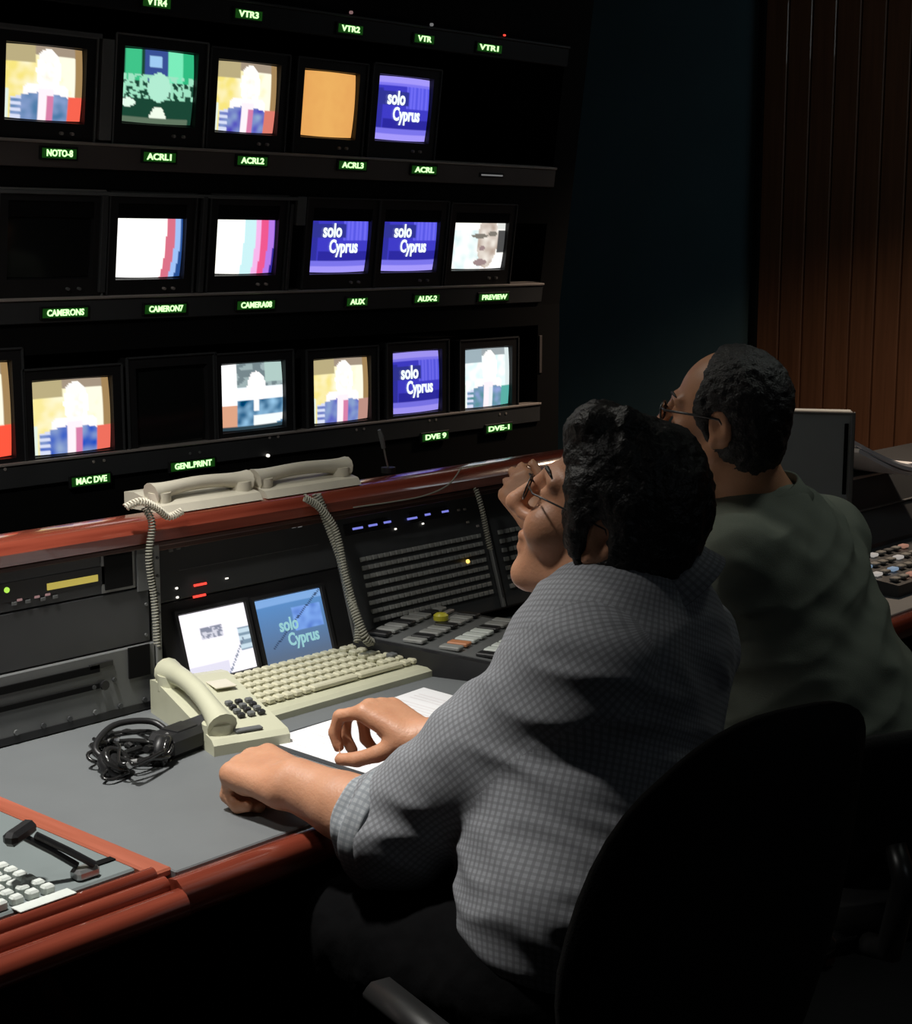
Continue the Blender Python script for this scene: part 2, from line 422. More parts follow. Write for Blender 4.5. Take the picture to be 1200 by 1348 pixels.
mons = [
 # F, (x0,y0,x1,y1), picture, label, light edge
 (FU, (5, 59, 113, 161), pic_anchor(1, 1, 1, (.10, .22, .42)), D_+'a man in blue suit, leftmost in the top screen row', 1),
 (FU, (160, 65, 259, 166), pic_green, D_+'a green tinted studio scene, top screen row', 1),
 (FU, (283, 81, 367, 177), pic_anchor(1, .75, 5, (.10, .10, .52)), D_+'the blue suited man, between green and orange screens', 0),
 (FU, (396, 93, 470, 183), pic_orange, D_+'a plain orange picture, top screen row', 0),
 (FU, (494, 100, 567, 188), pic_card(), D_+'blue logo, rightmost in the top screen row', 0),
 (FU, (8, 264, 124, 368), None, 'switched off black monitor at left end of the middle screen row', 1),
 (FU, (152, 268, 244, 368), pic_bars1, D_+'white, red and pale blue bars, left bars screen', 0),
 (FU, (283, 270, 365, 363), pic_bars2, D_+'white, cyan, pink and purple bars, right bars screen', 0),
 (FU, (408, 274, 487, 361), pic_card(), D_+'blue logo, left of two in the middle row', 0),
 (FU, (502, 276, 577, 359), pic_card(), D_+'blue logo beside the close-up of a face', 0),
 (FU, (595, 280, 667, 356), pic_close, D_+'a close-up of a face, right end of middle row', 0),
 (FL, (-92, 476, 19, 610), pic_anchor(1, 1.1, 8, (.4, .1, .1)), D_+'orange red picture, cut off at left of the bottom row', 0),
 (FL, (42, 497, 150, 598), pic_anchor(.8, .9, 2, (.05, .12, .55)), D_+'the blue suited man, largest one in bottom row', 0),
 (FL, (178, 481, 274, 588), None, 'switched off black monitor in the bottom row beside the seated guest screen', 0),
 (FL, (290, 476, 376, 567), pic_guest, D_+'a seated guest in pale blue with white at left', 0),
 (FL, (411, 470, 488, 557), pic_anchor(.9, .5, 3, (.12, .14, .55)), D_+'the blue suited man, left of bottom row blue logo', 0),
 (FL, (515, 461, 581, 545), pic_card(.9), D_+'blue logo in the bottom screen row', 0),
 (FL, (610, 457, 673, 537), pic_anchor(0, 0, 4, (.10, .28, .32)), D_+'a pale cyan figure, right end of bottom row', 0),
]
for F, (x0, y0, x1, y1), pic, lab, edge in mons:
    cx, cy = (x0+x1)/2, (y0+y1)/2
    ua, _ = F.uv(x0, cy); ub, _ = F.uv(x1, cy); _, va = F.uv(cx, y0); _, vb = F.uv(cx, y1)
    w, h = (ub-ua), (va-vb)
    # the slanted sides and foreshortening make the pixel box a touch wider than the glass
    w *= .95; h *= .955
    monitor(F, cx, cy, w, h, pic, lab, bool(edge), 'monitors in the screen wall')

# rack that carries them
rack = thing('monitor_rack', 'black monitor wall rack behind the console holding three rows of screens', 'rack', loc=(2.8, 3.2, 0))
def on(F, parent, name, m, x0, y0, x1, y1, n0, n1, b=.001):
    """box given in the u,v of a face"""
    o = MB().box(((x0+x1)/2, (y0+y1)/2, (n0+n1)/2), (x1-x0, y1-y0, n1-n0), b).build(name, m)
    return rel(o, parent, F.mat(0, 0))
UL, UR = 1.2, 3.66
bpy.context.view_layer.update()
v_r1 = FU.uv(0, 181)[1]; v_r2 = FU.uv(0, 393)[1]; v_r0 = FU.uv(330, 2)[1]; v_r3 = FL.uv(0, 611)[1]
sh = .055
for F, v0, m in ((FU, v_r0, 'black'), (FU, v_r1, 'strip'), (FU, v_r2, 'dark'), (FL, v_r3, 'dark')):  # top row strip and lip coloured darker, shade put into the colour
    on(F, rack, 'label_strip', m, UL, v0-sh, UR, v0-.004, -.03, .012, .002)
    on(F, rack, 'strip_lip', 'edge' if v0 != v_r0 else 'dark', UL, v0-.005, UR, v0+.001, -.03, .016, .001)
on(FU, rack, 'top_rail', 'mid', UL, FU.uv(60, 43)[1], FU.uv(132, 43)[0], FU.uv(60, 36)[1], -.02, .010)
on(FU, rack, 'cross_rail', 'mid', UL, FU.uv(60, 255)[1], FU.uv(392, 256)[0], FU.uv(60, 250)[1], -.02, .012)
for (xa, ya, xb, yb, m) in ((131, 50, 147, 184, 'ear'), (388, 258, 400, 296, 'mid'), (131, 256, 139, 384, 'dark'), (264, 258, 270, 384, 'dark'), (379, 268, 383, 384, 'dark')):
    a, vt = FU.uv(xa, ya); b2, _ = FU.uv(xb, ya); _, vb = FU.uv(xa, yb)
    on(FU, rack, 'post', m, a, vb, b2, vt, -.03, .013)
# blank fillers between the rows, back and side panels
for F, a, b2 in ((FU, v_r0+.0, 1.3), (FU, v_r1-sh-.105, v_r1-sh), (FU, v_r2-sh-.03, v_r2-sh), (FL, -.06, -.005), (FL, -1.38, v_r3-sh)):
    if b2 > a: on(F, rack, 'blank_panel', 'matte', UL, a, UR, b2, -.04, .003)
bk = MB(); bk.box((2.43, 3.42, 1.30), (2.46, .04, 2.6)); rel(bk.build('back_panel', 'matte'), rack)
sp = MB(); sp.prism([(3.0, 0.02), (3.0, 1.42), (2.84, 2.63), (3.44, 2.63), (3.44, .02)], UR, UR+.10, (0, 1, 0), (0, 0, 1), (1, 0, 0))
rel(sp.build('side_panel', 'matte'), rack)
a = FL.uv(698, 470)
on(FL, rack, 'side_trim', 'strip', UR+.004, -.20, UR+.016, -.09, -.004, .004)

# green lit name displays
def name_display(F, cx, cy, body, wpx, label, hpx=9):
    u, v = F.uv(cx, cy); u2, _ = F.uv(cx+wpx/2, cy); w = (u2-u)*2
    t = thing('name_display', label, 'display', F.mat(u, v, .014), group='green lit name displays')
    MB().box((0, 0, -.001), (w+.03, .028, .008), .001).build('housing', 'black', t)
    MB().box((0, 0, .0035), (w+.02, .020, .001), 0).build('lit_window', 'greend', t)
    tx = text_obj('lettering', body, .020, 'green', t, n=.0048, bold=.0006)
    tx.scale = (w/max(.001, tx.dimensions.x), .95, 1) if tx.dimensions.x > 0 else (1, 1, 1)
    return t
N_ = 'small green lit name display '
for F, cx, cy, body, w, lab in (
 (FU, 200, 3, 'VTR4', 26, 'at the top edge above the green screen'), (FU, 321, 19, 'VTR3', 26, 'high up above the third top row screen'),
 (FU, 455, 38, 'VTR2', 24, 'high above the orange screen'), (FU, 552, 51, 'VTR', 18, 'high above the blue logo of the top row'),
 (FU, 638, 63, 'VTR1', 25, 'highest at the far right of the rack'),
 (FU, 72, 201, 'NOTO-8', 34, 'under the leftmost top row screen'), (FU, 204, 206, 'ACRL1', 32, 'under the green tinted screen'),
 (FU, 326, 211, 'ACRL2', 30, 'under the third screen of the top row'), (FU, 458, 217, 'ACRL3', 28, 'under the orange screen'),
 (FU, 552, 223, 'ACRL', 25, 'under the top row blue logo screen'),
 (FU, 80, 410, 'CAMERONS', 48, 'under the switched off middle row screen'), (FU, 212, 405, 'CAMERON7', 44, 'under the left bars screen'),
 (FU, 331, 400, 'CAMERA08', 40, 'under the right bars screen'), (FU, 464, 396, 'AUX', 19, 'under the first blue logo of the middle row'),
 (FU, 556, 392, 'AUX-2', 25, 'under the second blue logo of the middle row'), (FU, 644, 390, 'PREVIEW', 32, 'under the close-up face screen'),
 (FL, 114, 631, 'MAC DVE', 40, 'under the largest blue suited man of the bottom row'), (FL, 248, 611, 'GENL.PRINT', 48, 'under the switched off bottom row screen'),
 (FL, 567, 574, 'DVE 9', 27, 'under the bottom row blue logo screen'), (FL, 651, 563, 'DVE-1', 27, 'under the pale cyan figure screen')):
    name_display(F, cx, cy, body, w, N_+lab)
u, v = FU.uv(642, 230)
t = thing('name_display', 'thin pale lit display line on the dark right end of the rack', 'display', FU.mat(u, v, .012))
MB().box((0, 0, 0), (.10, .012, .006), .001).build('housing', 'black', t); MB().box((0, 0, .0035), (.088, .004, .001)).build('lit_window', 'ledo', t)
for (x, y, m, F, lab) in ((456, 16, 'ledp', FU, 'tiny dim pink lamp above the orange screen column'), (562, 32, 'ledo', FU, 'tiny dim grey lamp high above the blue logo'),
                  (658, 46, 'ledr', FU, 'tiny dim red lamp at the top right of the rack'), (347, 599, 'ledw', FL, 'tiny white lamp under the seated guest screen')):
    u, v = F.uv(x, y); r = .004 if m != 'ledr' else .0025
    tag(MB().cyl((0, 0, 0), r, .006, n=10).build('indicator_lamp', m, mw=F.mat(u, v, .016)), lab, 'lamp')
# ------------------------------------------------------------------ the desk
YF, ZD = 1.655, .75
X0, X1 = -.55, 4.6
desk = thing('control_desk', 'long grey topped control desk with red wooden front rail under the keyboard and phone', 'desk', loc=(2, 2, 0))
def place(o, parent): return rel(o, parent)
place(MB().box(((1.285+X1)/2, 2.04, ZD-.02), (X1-1.285, .71, .04), .002).build('desktop', 'desk'), desk)
place(MB().box(((X0+1.262)/2, 2.04, ZD-.045), (1.262-X0, .71, .04), .002).build('switcher_bed', 'dwood'), desk)
prof = [(0, .004), (.010, .010), (.004, .030), (-.014, .042), (-.036, .046), (-.050, .036), (-.055, .018), (-.052, -.004), (-.042, -.018), (-.026, -.024), (0, -.024)]
rp = [(YF+.03+p*.85, ZD-.036+q*.85) for p, q in prof]
o = place(MB().prism(rp, 1.262, X1, (0, 1, 0), (0, 0, 1), (1, 0, 0)).build('front_rail', 'red'), desk); smooth_by_angle(o, 50)
for k, (yy, zz, r_) in enumerate(((YF+.052, ZD-.004, .011), (YF+.026, ZD-.012, .013), (YF-.008, ZD-.028, .021))):
    pts = [(yy+r_*math.cos(a), zz+r_*math.sin(a)) for a in [2*math.pi*i/14 for i in range(14)]]
    o = place(MB().prism(pts, X0, 1.262, (0, 1, 0), (0, 0, 1), (1, 0, 0)).build('front_moulding', 'red'), desk); smooth_by_angle(o, 50)
place(MB().box(((X0+1.27)/2, YF+.03, ZD-.03), (1.27-X0, .06, .02), .002).build('moulding_base', 'dwood'), desk)
place(MB().box((1.272, 2.02, ZD-.004), (.034, .645, .012), .003).build('divider_strip', 'redy'), desk)
place(MB().box(((X0+X1)/2, 1.86, ZD-.055), (X1-X0, .36, .03), .003).build('apron', 'dwood'), desk)
place(MB().box(((X0+X1)/2, 2.34, .315), (X1-X0, .04, .77), .003).build('modesty_panel', 'dwood'), desk)
for xx in (-.4, .75, 2.05, 3.2, 4.5):
    place(MB().box((xx, 2.02, .315), (.04, .60, .77), .003).build('leg_panel', 'dwood'), desk)

# console hutch (turret) with rail
YH = 2.35
XH1 = 3.05
hutch = thing('console_housing', 'dark equipment housing on the back of the desk under the red rail', 'housing', loc=(1.8, 2.55, ZD))
place(MB().box(((X0+XH1)/2, 2.60, .90), (XH1-X0, .04, .30), .002).build('back_panel', 'matte'), hutch)
place(MB().box(((X0+XH1)/2, 2.485, 1.045), (XH1-X0, .23, .02), .002).build('top_panel', 'dwood'), hutch)
place(MB().box((XH1-.01, 2.49, .90), (.02, .22, .29), .002).build('side_panel', 'dark'), hutch)
place(MB().box(((X0+1.745)/2, 2.46, .765), (1.745-X0, .20, .03), .002).build('floor_panel', 'matte'), hutch)
pr = [(2.335, 1.062), (2.332, 1.082), (2.345, 1.098), (2.372, 1.104), (2.41, 1.104), (2.43, 1.098), (2.44, 1.080), (2.435, 1.058)]
o = place(MB().prism(pr, X0, XH1, (0, 1, 0), (0, 0, 1), (1, 0, 0)).build('wooden_rail', 'red'), hutch); smooth_by_angle(o, 40)
place(MB().box(((X0+XH1)/2, 2.388, 1.056), (XH1-X0, .10, .010), .002).build('rail_lip', 'dwood'), hutch)

FV = Frame((0, YH, ZD), (1, 0, 0), (0, 0, 1))               # upright front face of the left bay
FS = tilted(2.318, .78, -17)                                # panels lying back in the middle bays
def rect(F, x0, y0, x1, y1):
    """u,v rectangle whose lower-left/upper-right sit near the given photo points"""
    cx, cy = (x0+x1)/2, (y0+y1)/2
    return F.uv(x0, cy)[0], F.uv(cx, y1)[1], F.uv(x1, cy)[0], F.uv(cx, y0)[1]
def boxuv(F, T, name, m, u0, v0, u1, v1, n0, n1, b=.001):
    """child box in thing T whose matrix is F at T['_u'], T['_v']"""
    o = MB().box(((u0+u1)/2-T['_u'], (v0+v1)/2-T['_v'], (n0+n1)/2), (u1-u0, v1-v0, n1-n0), b).build(name, m, T)
    return o
def panel_thing(F, name, label, cat, u0, v0, u1, v1, m, depth=.10, n1=.004, b=.002):
    u, v = (u0+u1)/2, (v0+v1)/2
    T = thing(name, label, cat, F.mat(u, v)); T['_u'] = u; T['_v'] = v
    boxuv(F, T, 'body', m, u0, v0, u1, v1, -depth, n1, b)
    return T
def dot(F, T, name, m, x, y, r=.003, n=.006, shape='c', w=.006, h=.004):
    u, v = F.uv(x, y)
    if shape == 'c': return MB().cyl((u-T['_u'], v-T['_v'], n), r, .004, n=10).build(name, m, T)
    return MB().box((u-T['_u'], v-T['_v'], n), (w, h, .003), .0005).build(name, m, T)

# --- left bay, upright
uR = 1.752
zt = FV.uv(195, 716)[1]; 
vA0 = FV.uv(100, 788)[1]; vB0 = FV.uv(100, 866)[1]; vC0 = FV.uv(100, 930)[1]
T = panel_thing(FV, 'tape_control_unit', 'dark control unit with yellow lit display under the left rail', 'control panel', .45, vA0, uR-.005, zt, 'dark', .16)
u0, v0 = FV.uv(58, 776); u1, v1 = FV.uv(128, 758)
dot(FV, T, 'yellow_display', 'ledy', 93, 766, shape='b', w=.105, h=.012)
dot(FV, T, 'display_surround', 'black', 60, 770, shape='b', w=.26, h=.034, n=.0045)
dot(FV, T, 'green_lamp', 'ledg', 6, 776, .005)
for x, y in ((23, 789), (46, 785), (60, 782)): dot(FV, T, 'button', 'ledp', x, y, shape='b', w=.010, h=.004)
for x, y in ((16, 794), (34, 791), (54, 788), (70, 785)): dot(FV, T, 'button', 'mid', x, y, shape='b', w=.010, h=.006)
dot(FV, T, 'dark_window', 'matte', 153, 751, shape='b', w=.060, h=.062, n=.007)
dot(FV, T, 'window_frame', 'ear', 153, 751, shape='b', w=.072, h=.072, n=.0045)
dot(FV, T, 'rack_ear', 'mid', 186, 747, shape='b', w=.028, h=.085, n=.005)
T = panel_thing(FV, 'blank_rack_panel', 'plain dark blank panel between the two left equipment units', 'panel', .45, vB0+.002, uR-.005, vA0-.002, 'dark', .05)
for x, y in ((190, 795), (190, 835)): dot(FV, T, 'screw', 'mid', x, y, .003, .005)
T = panel_thing(FV, 'tape_deck', 'grey rack deck with dark slots and square black window at left', 'tape deck', .45, vC0-.03, uR, vB0, 'mid', .18, .010)
dot(FV, T, 'slot', 'matte', 30, 900, shape='b', w=.30, h=.014, n=.012)
dot(FV, T, 'slot', 'matte', 30, 924, shape='b', w=.30, h=.010, n=.012)
dot(FV, T, 'tape_door', 'matte', 178, 869, shape='b', w=.048, h=.058, n=.012)
dot(FV, T, 'display', 'black', 128, 874, shape='b', w=.050, h=.010, n=.012)
dot(FV, T, 'knob', 'black', 131, 900, .009, .016)
for x, y in ((118, 903), (145, 893)): dot(FV, T, 'button', 'dark', x, y, .004, .013)
T = panel_thing(FV, 'patch_panel', 'black patch panel right above the desk top at far left', 'panel', .45, .016, uR, vC0-.034, 'black', .12, .012)
for i in range(24):
    MB().cyl((-.62+i*.054, .012, .013), .005, .004, n=8).build('socket', 'dark' if i % 3 else 'mid', T)
# upright between left and middle bay
T = panel_thing(FV, 'rack_upright', 'light grey metal upright between the left and middle console bays', 'post', uR+.002, .02, uR+.016, zt, 'ear', .10, .012)
for i in range(8): MB().cyl((0, -.12+i*.034, .013), .003, .003, n=8).build('screw', 'dark', T)

# --- middle bay
ub0, ub1 = 1.772, FS.uv(448, 770)[0]
vtop = FS.uv(320, 705)[1]
vmid = FS.uv(320, 772)[1]
T = panel_thing(FS, 'blank_control_panel', 'dark control panel with a tiny white lamp above the two small screens', 'control panel', ub0, vmid, ub1, vtop, 'dark', .05)
dot(FS, T, 'lamp', 'ledw', 215, 718, .004)
for x, y in ((222, 725), (232, 722), (243, 718), (250, 716)): dot(FS, T, 'button', 'mid', x, y, shape='b', w=.010, h=.006)
for x, y in ((346, 698), (353, 696), (384, 694), (392, 693)): dot(FS, T, 'label', 'ledo', x, y, shape='b', w=.010, h=.005)  # labels carry a faint glow in place of light falling on them
boxuv(FS, T, 'panel_line', 'mid', ub0+.07, (vtop+vmid)/2+.004, ub1-.04, (vtop+vmid)/2+.005, .003, .005, 0)
T = panel_thing(FS, 'twin_screen_unit', 'black unit with white and blue small screens behind the beige keyboard', 'screen unit', ub0, -.012, ub1, vmid-.002, 'black', .06)
dot(FS, T, 'red_digits', 'ledr', 261, 770, shape='b', w=.030, h=.0045)
dot(FS, T, 'red_digits', 'ledr', 260, 785, shape='b', w=.030, h=.0045)
for x, y in ((230, 775), (231, 787)): dot(FS, T, 'lamp', 'ledw', x, y, .0022)
dot(FS, T, 'lamp', 'ledw', 296, 762, shape='b', w=.007, h=.003)
for (x0, y0, x1, y1, pic, nm) in ((228, 798, 340, 893, pic_status, 'white_screen'), (332, 775, 436, 878, pic_bluepc, 'blue_screen')):
    # corners in the photo: the screens lean with the panel
    cxp, cyp = (x0+x1)/2, (y0+y1)/2
    u, v = FS.uv(cxp, cyp)
    wl = FS.uv(cxp+43, cyp-12)[0]-FS.uv(cxp-43, cyp+12)[0]
    hh = FS.uv(cxp-12, cyp-43)[1]-FS.uv(cxp+12, cyp+43)[1]
    o = screen_mesh(nm, wl, hh, pic, T, n=.008, bulge=.0)
    o.location = (u-T['_u'], v-T['_v'], 0)
    if nm == 'blue_screen':
        for q_ in (text_obj('lettering', 'solo', hh*.27, 'tealtext', T, u-T['_u']-wl*.08, v-T['_v']+hh*.06, .0095, .0008, .8), text_obj('lettering', 'Cyprus', hh*.26, 'tealtext', T, u-T['_u']+wl*.10, v-T['_v']-hh*.17, .0095, .0008, .8)): pass
    f = ring(MB(), wl+.002, hh+.002, wl+.016, hh+.016, .002, .012).build('screen_frame', 'black', T); f.location = o.location

# --- right bay: router control panel with many keys
uc0 = FS.uv(452, 740)[0]; uc1 = FS.uv(636, 700)[0]
vt2 = FS.uv(545, 664)[1]; vb2 = FS.uv(560, 826)[1]
T = panel_thing(FS, 'router_control_panel', 'grey router panel with ten rows of small keys and blue lit readouts', 'control panel', uc0, vb2, uc1, vt2, 'dark', .06)
uk0 = FS.uv(472, 745)[0]; uk1 = FS.uv(632, 715)[0]
vk1 = FS.uv(550, 716)[1]; vk0 = FS.uv(560, 806)[1]
kb = MB(); rows_ = 8; n_ = 22
pk = (uk1-uk0)/n_; pv = (vk1-vk0)/rows_
for r in range(rows_):
    for c in range(n_):
        kb.box((uk0+pk*(c+.5)-T['_u'], vk0+pv*(r+.5)-T['_v'], .007), (pk*.78, pv*.50, .006), .001)
o = kb.build('key_field', 'greyk', T); o['kind'] = 'stuff'
for x, y, w in ((468, 696, .030), (488, 692, .026), (507, 688, .022), (540, 683, .030), (560, 678, .018), (583, 674, .022)):
    dot(FS, T, 'blue_readout', 'ledb', x, y, shape='b', w=w, h=.0045)
dot(FS, T, 'readout_window', 'black', 480, 694, shape='b', w=.13, h=.024, n=.0048); dot(FS, T, 'readout_window', 'black', 562, 678, shape='b', w=.12, h=.024, n=.0048)
dot(FS, T, 'lit_key', 'leda', 611, 740, .0045, .011)
for x, y in ((518, 697), (554, 690)): dot(FS, T, 'lamp', 'ledw', x, y, .002)
for x, y in ((601, 672), (609, 671), (613, 688), (626, 693)): dot(FS, T, 'button', 'edge', x, y, shape='b', w=.008, h=.005)
# --- bay beyond, half behind the bearded head
ud0 = FS.uv(640, 700)[0]
T = panel_thing(FS, 'intercom_panel', 'dark keyed panel partly hidden behind the nearer man\'s chin', 'control panel', ud0+.01, .0, 3.02, vt2, 'dark', .06)
kb = MB()
for r in range(7):
    for c in range(14): kb.box((-.12+c*.021, -.09+r*.021, .007), (.015, .010, .006), .001)
kb.build('key_field', 'greyk', T)['kind'] = 'stuff'
T = panel_thing(FS, 'rack_upright', 'grey metal upright at right edge of the many keyed panel', 'post', uc1+.002, .0, uc1+.012, vt2, 'ear', .05, .010)
MB().box((0, 0, .011), (.004, .22, .002)).build('slot', 'dark', T)
T = panel_thing(FS, 'rack_upright', 'dull grey upright between twin screens and many keyed panel', 'post', ub1+.002, -.01, uc0-.002, vt2, 'mid', .05, .004)
MB().box((0, 0, .005), (.004, .22, .002)).build('slot', 'dark', T)
MB().box((0, 0, .0), (.001, .01, .001)).build('seam', 'dark', T)

# ------------------------------------------------------------------ things on the rail
def coil(p0, p1, sag=0, r=.007, turns=None, wr=.0018, ax=None, pts=None, seg=7):
    """coiled cord along a curve"""
    if pts is None:
        p0, p1 = Vector(p0), Vector(p1); pts = [p0.lerp(p1, i/12)+Vector((0, 0, -sag*4*(i/12)*(1-i/12))) for i in range(13)]
    pts = [Vector(p) for p in pts]
    L = [0]
    for a, b in zip(pts, pts[1:]): L.append(L[-1]+(b-a).length)
    turns = turns or int(L[-1]/.0055); N = turns*seg; out = []; nrm = None
    for i in range(N+1):
        s = L[-1]*i/N; k = max(j for j in range(len(L)) if L[j] <= s+1e-9); k = min(k, len(pts)-2)
        f = (s-L[k])/max(1e-9, L[k+1]-L[k]); p = pts[k].lerp(pts[k+1], f); T_ = (pts[k+1]-pts[k]).normalized()
        nrm = (T_.orthogonal() if nrm is None else nrm-T_*nrm.dot(T_)).normalized(); B = T_.cross(nrm)
        a = 2*math.pi*turns*i/N
        out.append(p+(nrm*math.cos(a)+B*math.sin(a))*r)
    return MB().tube(out, wr, 5)
def spline(pts, n=10):
    pts = [Vector(p) for p in pts]; P = [pts[0]]+pts+[pts[-1]]; out = []
    for i in range(1, len(P)-2):
        a, b, c, d = P[i-1:i+3]
        for k in range(n):
            t = k/n; out.append(.5*((2*b)+(c-a)*t+(2*a-5*b+4*c-d)*t*t+(3*b-a-3*c+d)*t**3))
    return out+[pts[-1]]

def desk_phone_on_rail(x0, x1, yt, yb, label, mirror=1):
    a = atY((x0+x1)/2, yb, 2.44); a.z = 1.105
    w = (atY(x1, yb, 2.40)-atY(x0, yb, 2.40)).x
    t = thing('telephone', label, 'telephone', loc=(a.x+.012, 2.425, 1.104))
    b = MB()
    prof = [(-.065, 0), (.060, 0), (.060, .030), (.03, .032), (-.055, .014)]; w *= .86
    b.prism([(p, q) for p, q in prof], -w*.46, w*.46, (0, 1, 0), (0, 0, 1), (1, 0, 0))
    b.build('base', 'cream', t)
    h = MB(); pts = []; rs = []
    for i in range(15):
        s = i/14*2-1; pts.append((s*w*.45, -.020, .032+.011*(1-s*s))); rs.append(.013+.010*abs(s)**4)
    h.tube(pts, rs, 12)
    for s in (-1, 1): h.cyl((s*w*.38, -.022, .026), .022, .018, n=16)
    smooth_by_angle(h.build('handset', 'cream', t), 50)
    k = MB()
    for i in range(4):
        for j in range(3): k.box((-.03+j*.022, .014+i*.011, .032), (.014, .008, .006), .001)
    k.build('keypad', 'greyk', t)
    return t
desk_phone_on_rail(160, 326, 638, 684, 'cream desk telephone lying on the red rail, left one')
desk_phone_on_rail(296, 455, 617, 655, 'cream desk telephone on the red rail above the keyed panel, right one')
# coiled cords
p = [atY(416, 650, 2.33), atY(432, 690, 2.31), atY(450, 740, 2.28), atY(462, 790, 2.25), atY(478, 835, 2.22), atY(488, 846, 2.22)]
tag(coil(0, 0, pts=spline(p), r=.0085, wr=.0022).build('coiled_cord', 'cord', smooth=True), 'thick grey beige coiled cord hanging between blue screen and keyed panel', 'cord')
p = [atY(400, 655, 2.32), atY(420, 668, 2.31), atY(442, 700, 2.29), atY(455, 760, 2.26), atY(470, 815, 2.235), atY(470, 845, 2.225)]
tag(coil(0, 0, pts=spline(p), r=.0065, wr=.002).build('coiled_cord', 'cord', smooth=True), 'slimmer coiled cord looping beside the blue small screen', 'cord')
p = [atY(190, 668, 2.325), atY(200, 690, 2.322), atY(196, 735, 2.325), atY(203, 790, 2.325), atY(207, 850, 2.322)]
tag(coil(0, 0, pts=spline(p), r=.006, wr=.0018).build('coiled_cord', 'cord', smooth=True), 'thin coiled cord hanging down the left upright from the left telephone', 'cord')
p = [atY(165, 668, 2.325), atY(185, 660, 2.32), atY(205, 668, 2.32), atY(222, 680, 2.322), atY(240, 672, 2.322)]
tag(coil(0, 0, pts=spline(p), r=.006, wr=.002).build('coiled_cord', 'cream', smooth=True), 'cream coiled cord tangled in front of the left telephone', 'cord')
p = [atY(626, 643, 2.33), atY(634, 670, 2.31), atY(640, 700, 2.30), atY(645, 724, 2.29)]
tag(coil(0, 0, pts=spline(p), r=.005, wr=.0018).build('coiled_cord', 'cord', smooth=True), 'short coiled cord hanging at right edge of the keyed panel', 'cord')
t = thing('gooseneck_microphone', 'thin gooseneck microphone standing behind the rail left of the men', 'microphone', loc=(atY(511, 624, 2.47).x, 2.47, 1.10))
b0 = t.location.copy()
MB().cyl((0, 0, .004), .016, .012).build('base', 'black', t)
q = [atY(511, 622, 2.47)-b0, atY(508, 605, 2.47)-b0, atY(505, 590, 2.47)-b0]; q[0] = Vector((0, 0, .008))
MB().tube(spline(q), .0022, 6).build('stem', 'silver', t)
q = [atY(505, 590, 2.47)-b0, atY(502, 575, 2.47)-b0, atY(499, 566, 2.47)-b0]
MB().tube(q, [.005, .006, .004], 8).build('capsule', 'mid', t)
p = [atY(618, 600, 2.40), atY(605, 618, 2.345), atY(590, 638, 2.325), atY(560, 652, 2.32), atY(520, 660, 2.322), atY(465, 668, 2.33)]
p = [atY(607, 616, 2.345)] + p[2:]
tag(MB().tube(spline(p), .0016, 6).build('thin_cable', 'cord', smooth=True), 'thin grey cable drooping over the rail above the blue readouts', 'cable')
# ------------------------------------------------------------------ things on the desk
def local_frame(o, dx): # origin and +x direction (horizontal)
    d = Vector(dx); d.z = 0; return math.atan2(d.y, d.x)
# beige keyboard
kx0, kx1, ky0, ky1 = 1.80, 2.285, 2.108, 2.322
t = thing('keyboard', 'long beige computer keyboard in front of the two small screens', 'keyboard', loc=((kx0+kx1)/2, (ky0+ky1)/2, ZD))
w, d = kx1-kx0, ky1-ky0
prof = [(-d/2, 0), (d/2, 0), (d/2, .030), (d/2-.02, .036), (-d/2+.01, .018), (-d/2, .012)]
MB().prism(prof, -w/2, w/2, (0, 1, 0), (0, 0, 1), (1, 0, 0)).build('body', 'beige', t)
n = 0
for r in range(6):
    yy = -d/2+.042+r*.0265; zz = .020+(yy+d/2)*.088+.004
    x = -w/2+.03; row = []
    while x < w/2-.055:
        ww = .0185 if not (r == 0 and -.1 < x < .06) else .12
        if r == 0 and -.10 < x < .02: ww = .118
        gap = .010 if abs(x-.10) < .01 else 0
        row.append((x+ww/2, ww)); x += ww+.0035+gap
    kb = MB()
    for xc, ww in row: kb.box((xc, yy, zz), (ww, .019, .011), .003)
    o = kb.build('key_row', 'beigek', t)
MB().box((w/2-.040, .045, .043), (.030, .055, .006), .002).build('dark_label', 'mid', t)
MB().box((w/2-.070, -.03, .037), (.018, .018, .009), .002).build('grey_key', 'mid', t)
# telephone with diagonal handset
A0 = atZ(214, 884, ZD+.065); B0 = atZ(312, 972, ZD+.03)
cpos = (A0+B0)/2; dr = (A0-B0); ang = math.atan2(dr.y, dr.x)
L = .30
t = thing('telephone', 'pale beige desk telephone with a long handset left of the keyboard', 'telephone', loc=(cpos.x+.022, cpos.y-.016, ZD), rz=ang)
prof = [(-L/2, 0), (L/2, 0), (L/2, .062), (L/2-.03, .066), (-L/2+.01, .026), (-L/2, .018)]
MB().prism([(p, q) for p, q in prof], -.078, .062, (1, 0, 0), (0, 0, 1), (0, 1, 0)).build('base', 'beige', t)
h = MB(); pts = []; rs = []
for i in range(17):
    s = i/16*2-1; pts.append((s*.125, .036, .060+s*.018+.020*(1-s*s))); rs.append(.017+.010*abs(s)**4)
h.tube(pts, rs, 14)
for s in (-1, 1): h.cyl((s*.105, .036, .048+s*.018), .027, .028, n=18)
smooth_by_angle(h.build('handset', 'beige', t), 50)
for i in range(4):
    for j in range(3):
        x = -.075+i*.018; MB().box((x, -.020-j*.019, .030+(x+.15)*.145), (.012, .013, .008), .002).build('key', 'mid' if (i+j) % 2 else 'black', t)
MB().box((.06, -.040, .061), (.05, .04, .003), .001, 0).build('label_card', 'cream', t)
MB().box((-.128, -.01, .031), (.014, .05, .006), .002).build('mouthpiece_grille', 'mid', t)
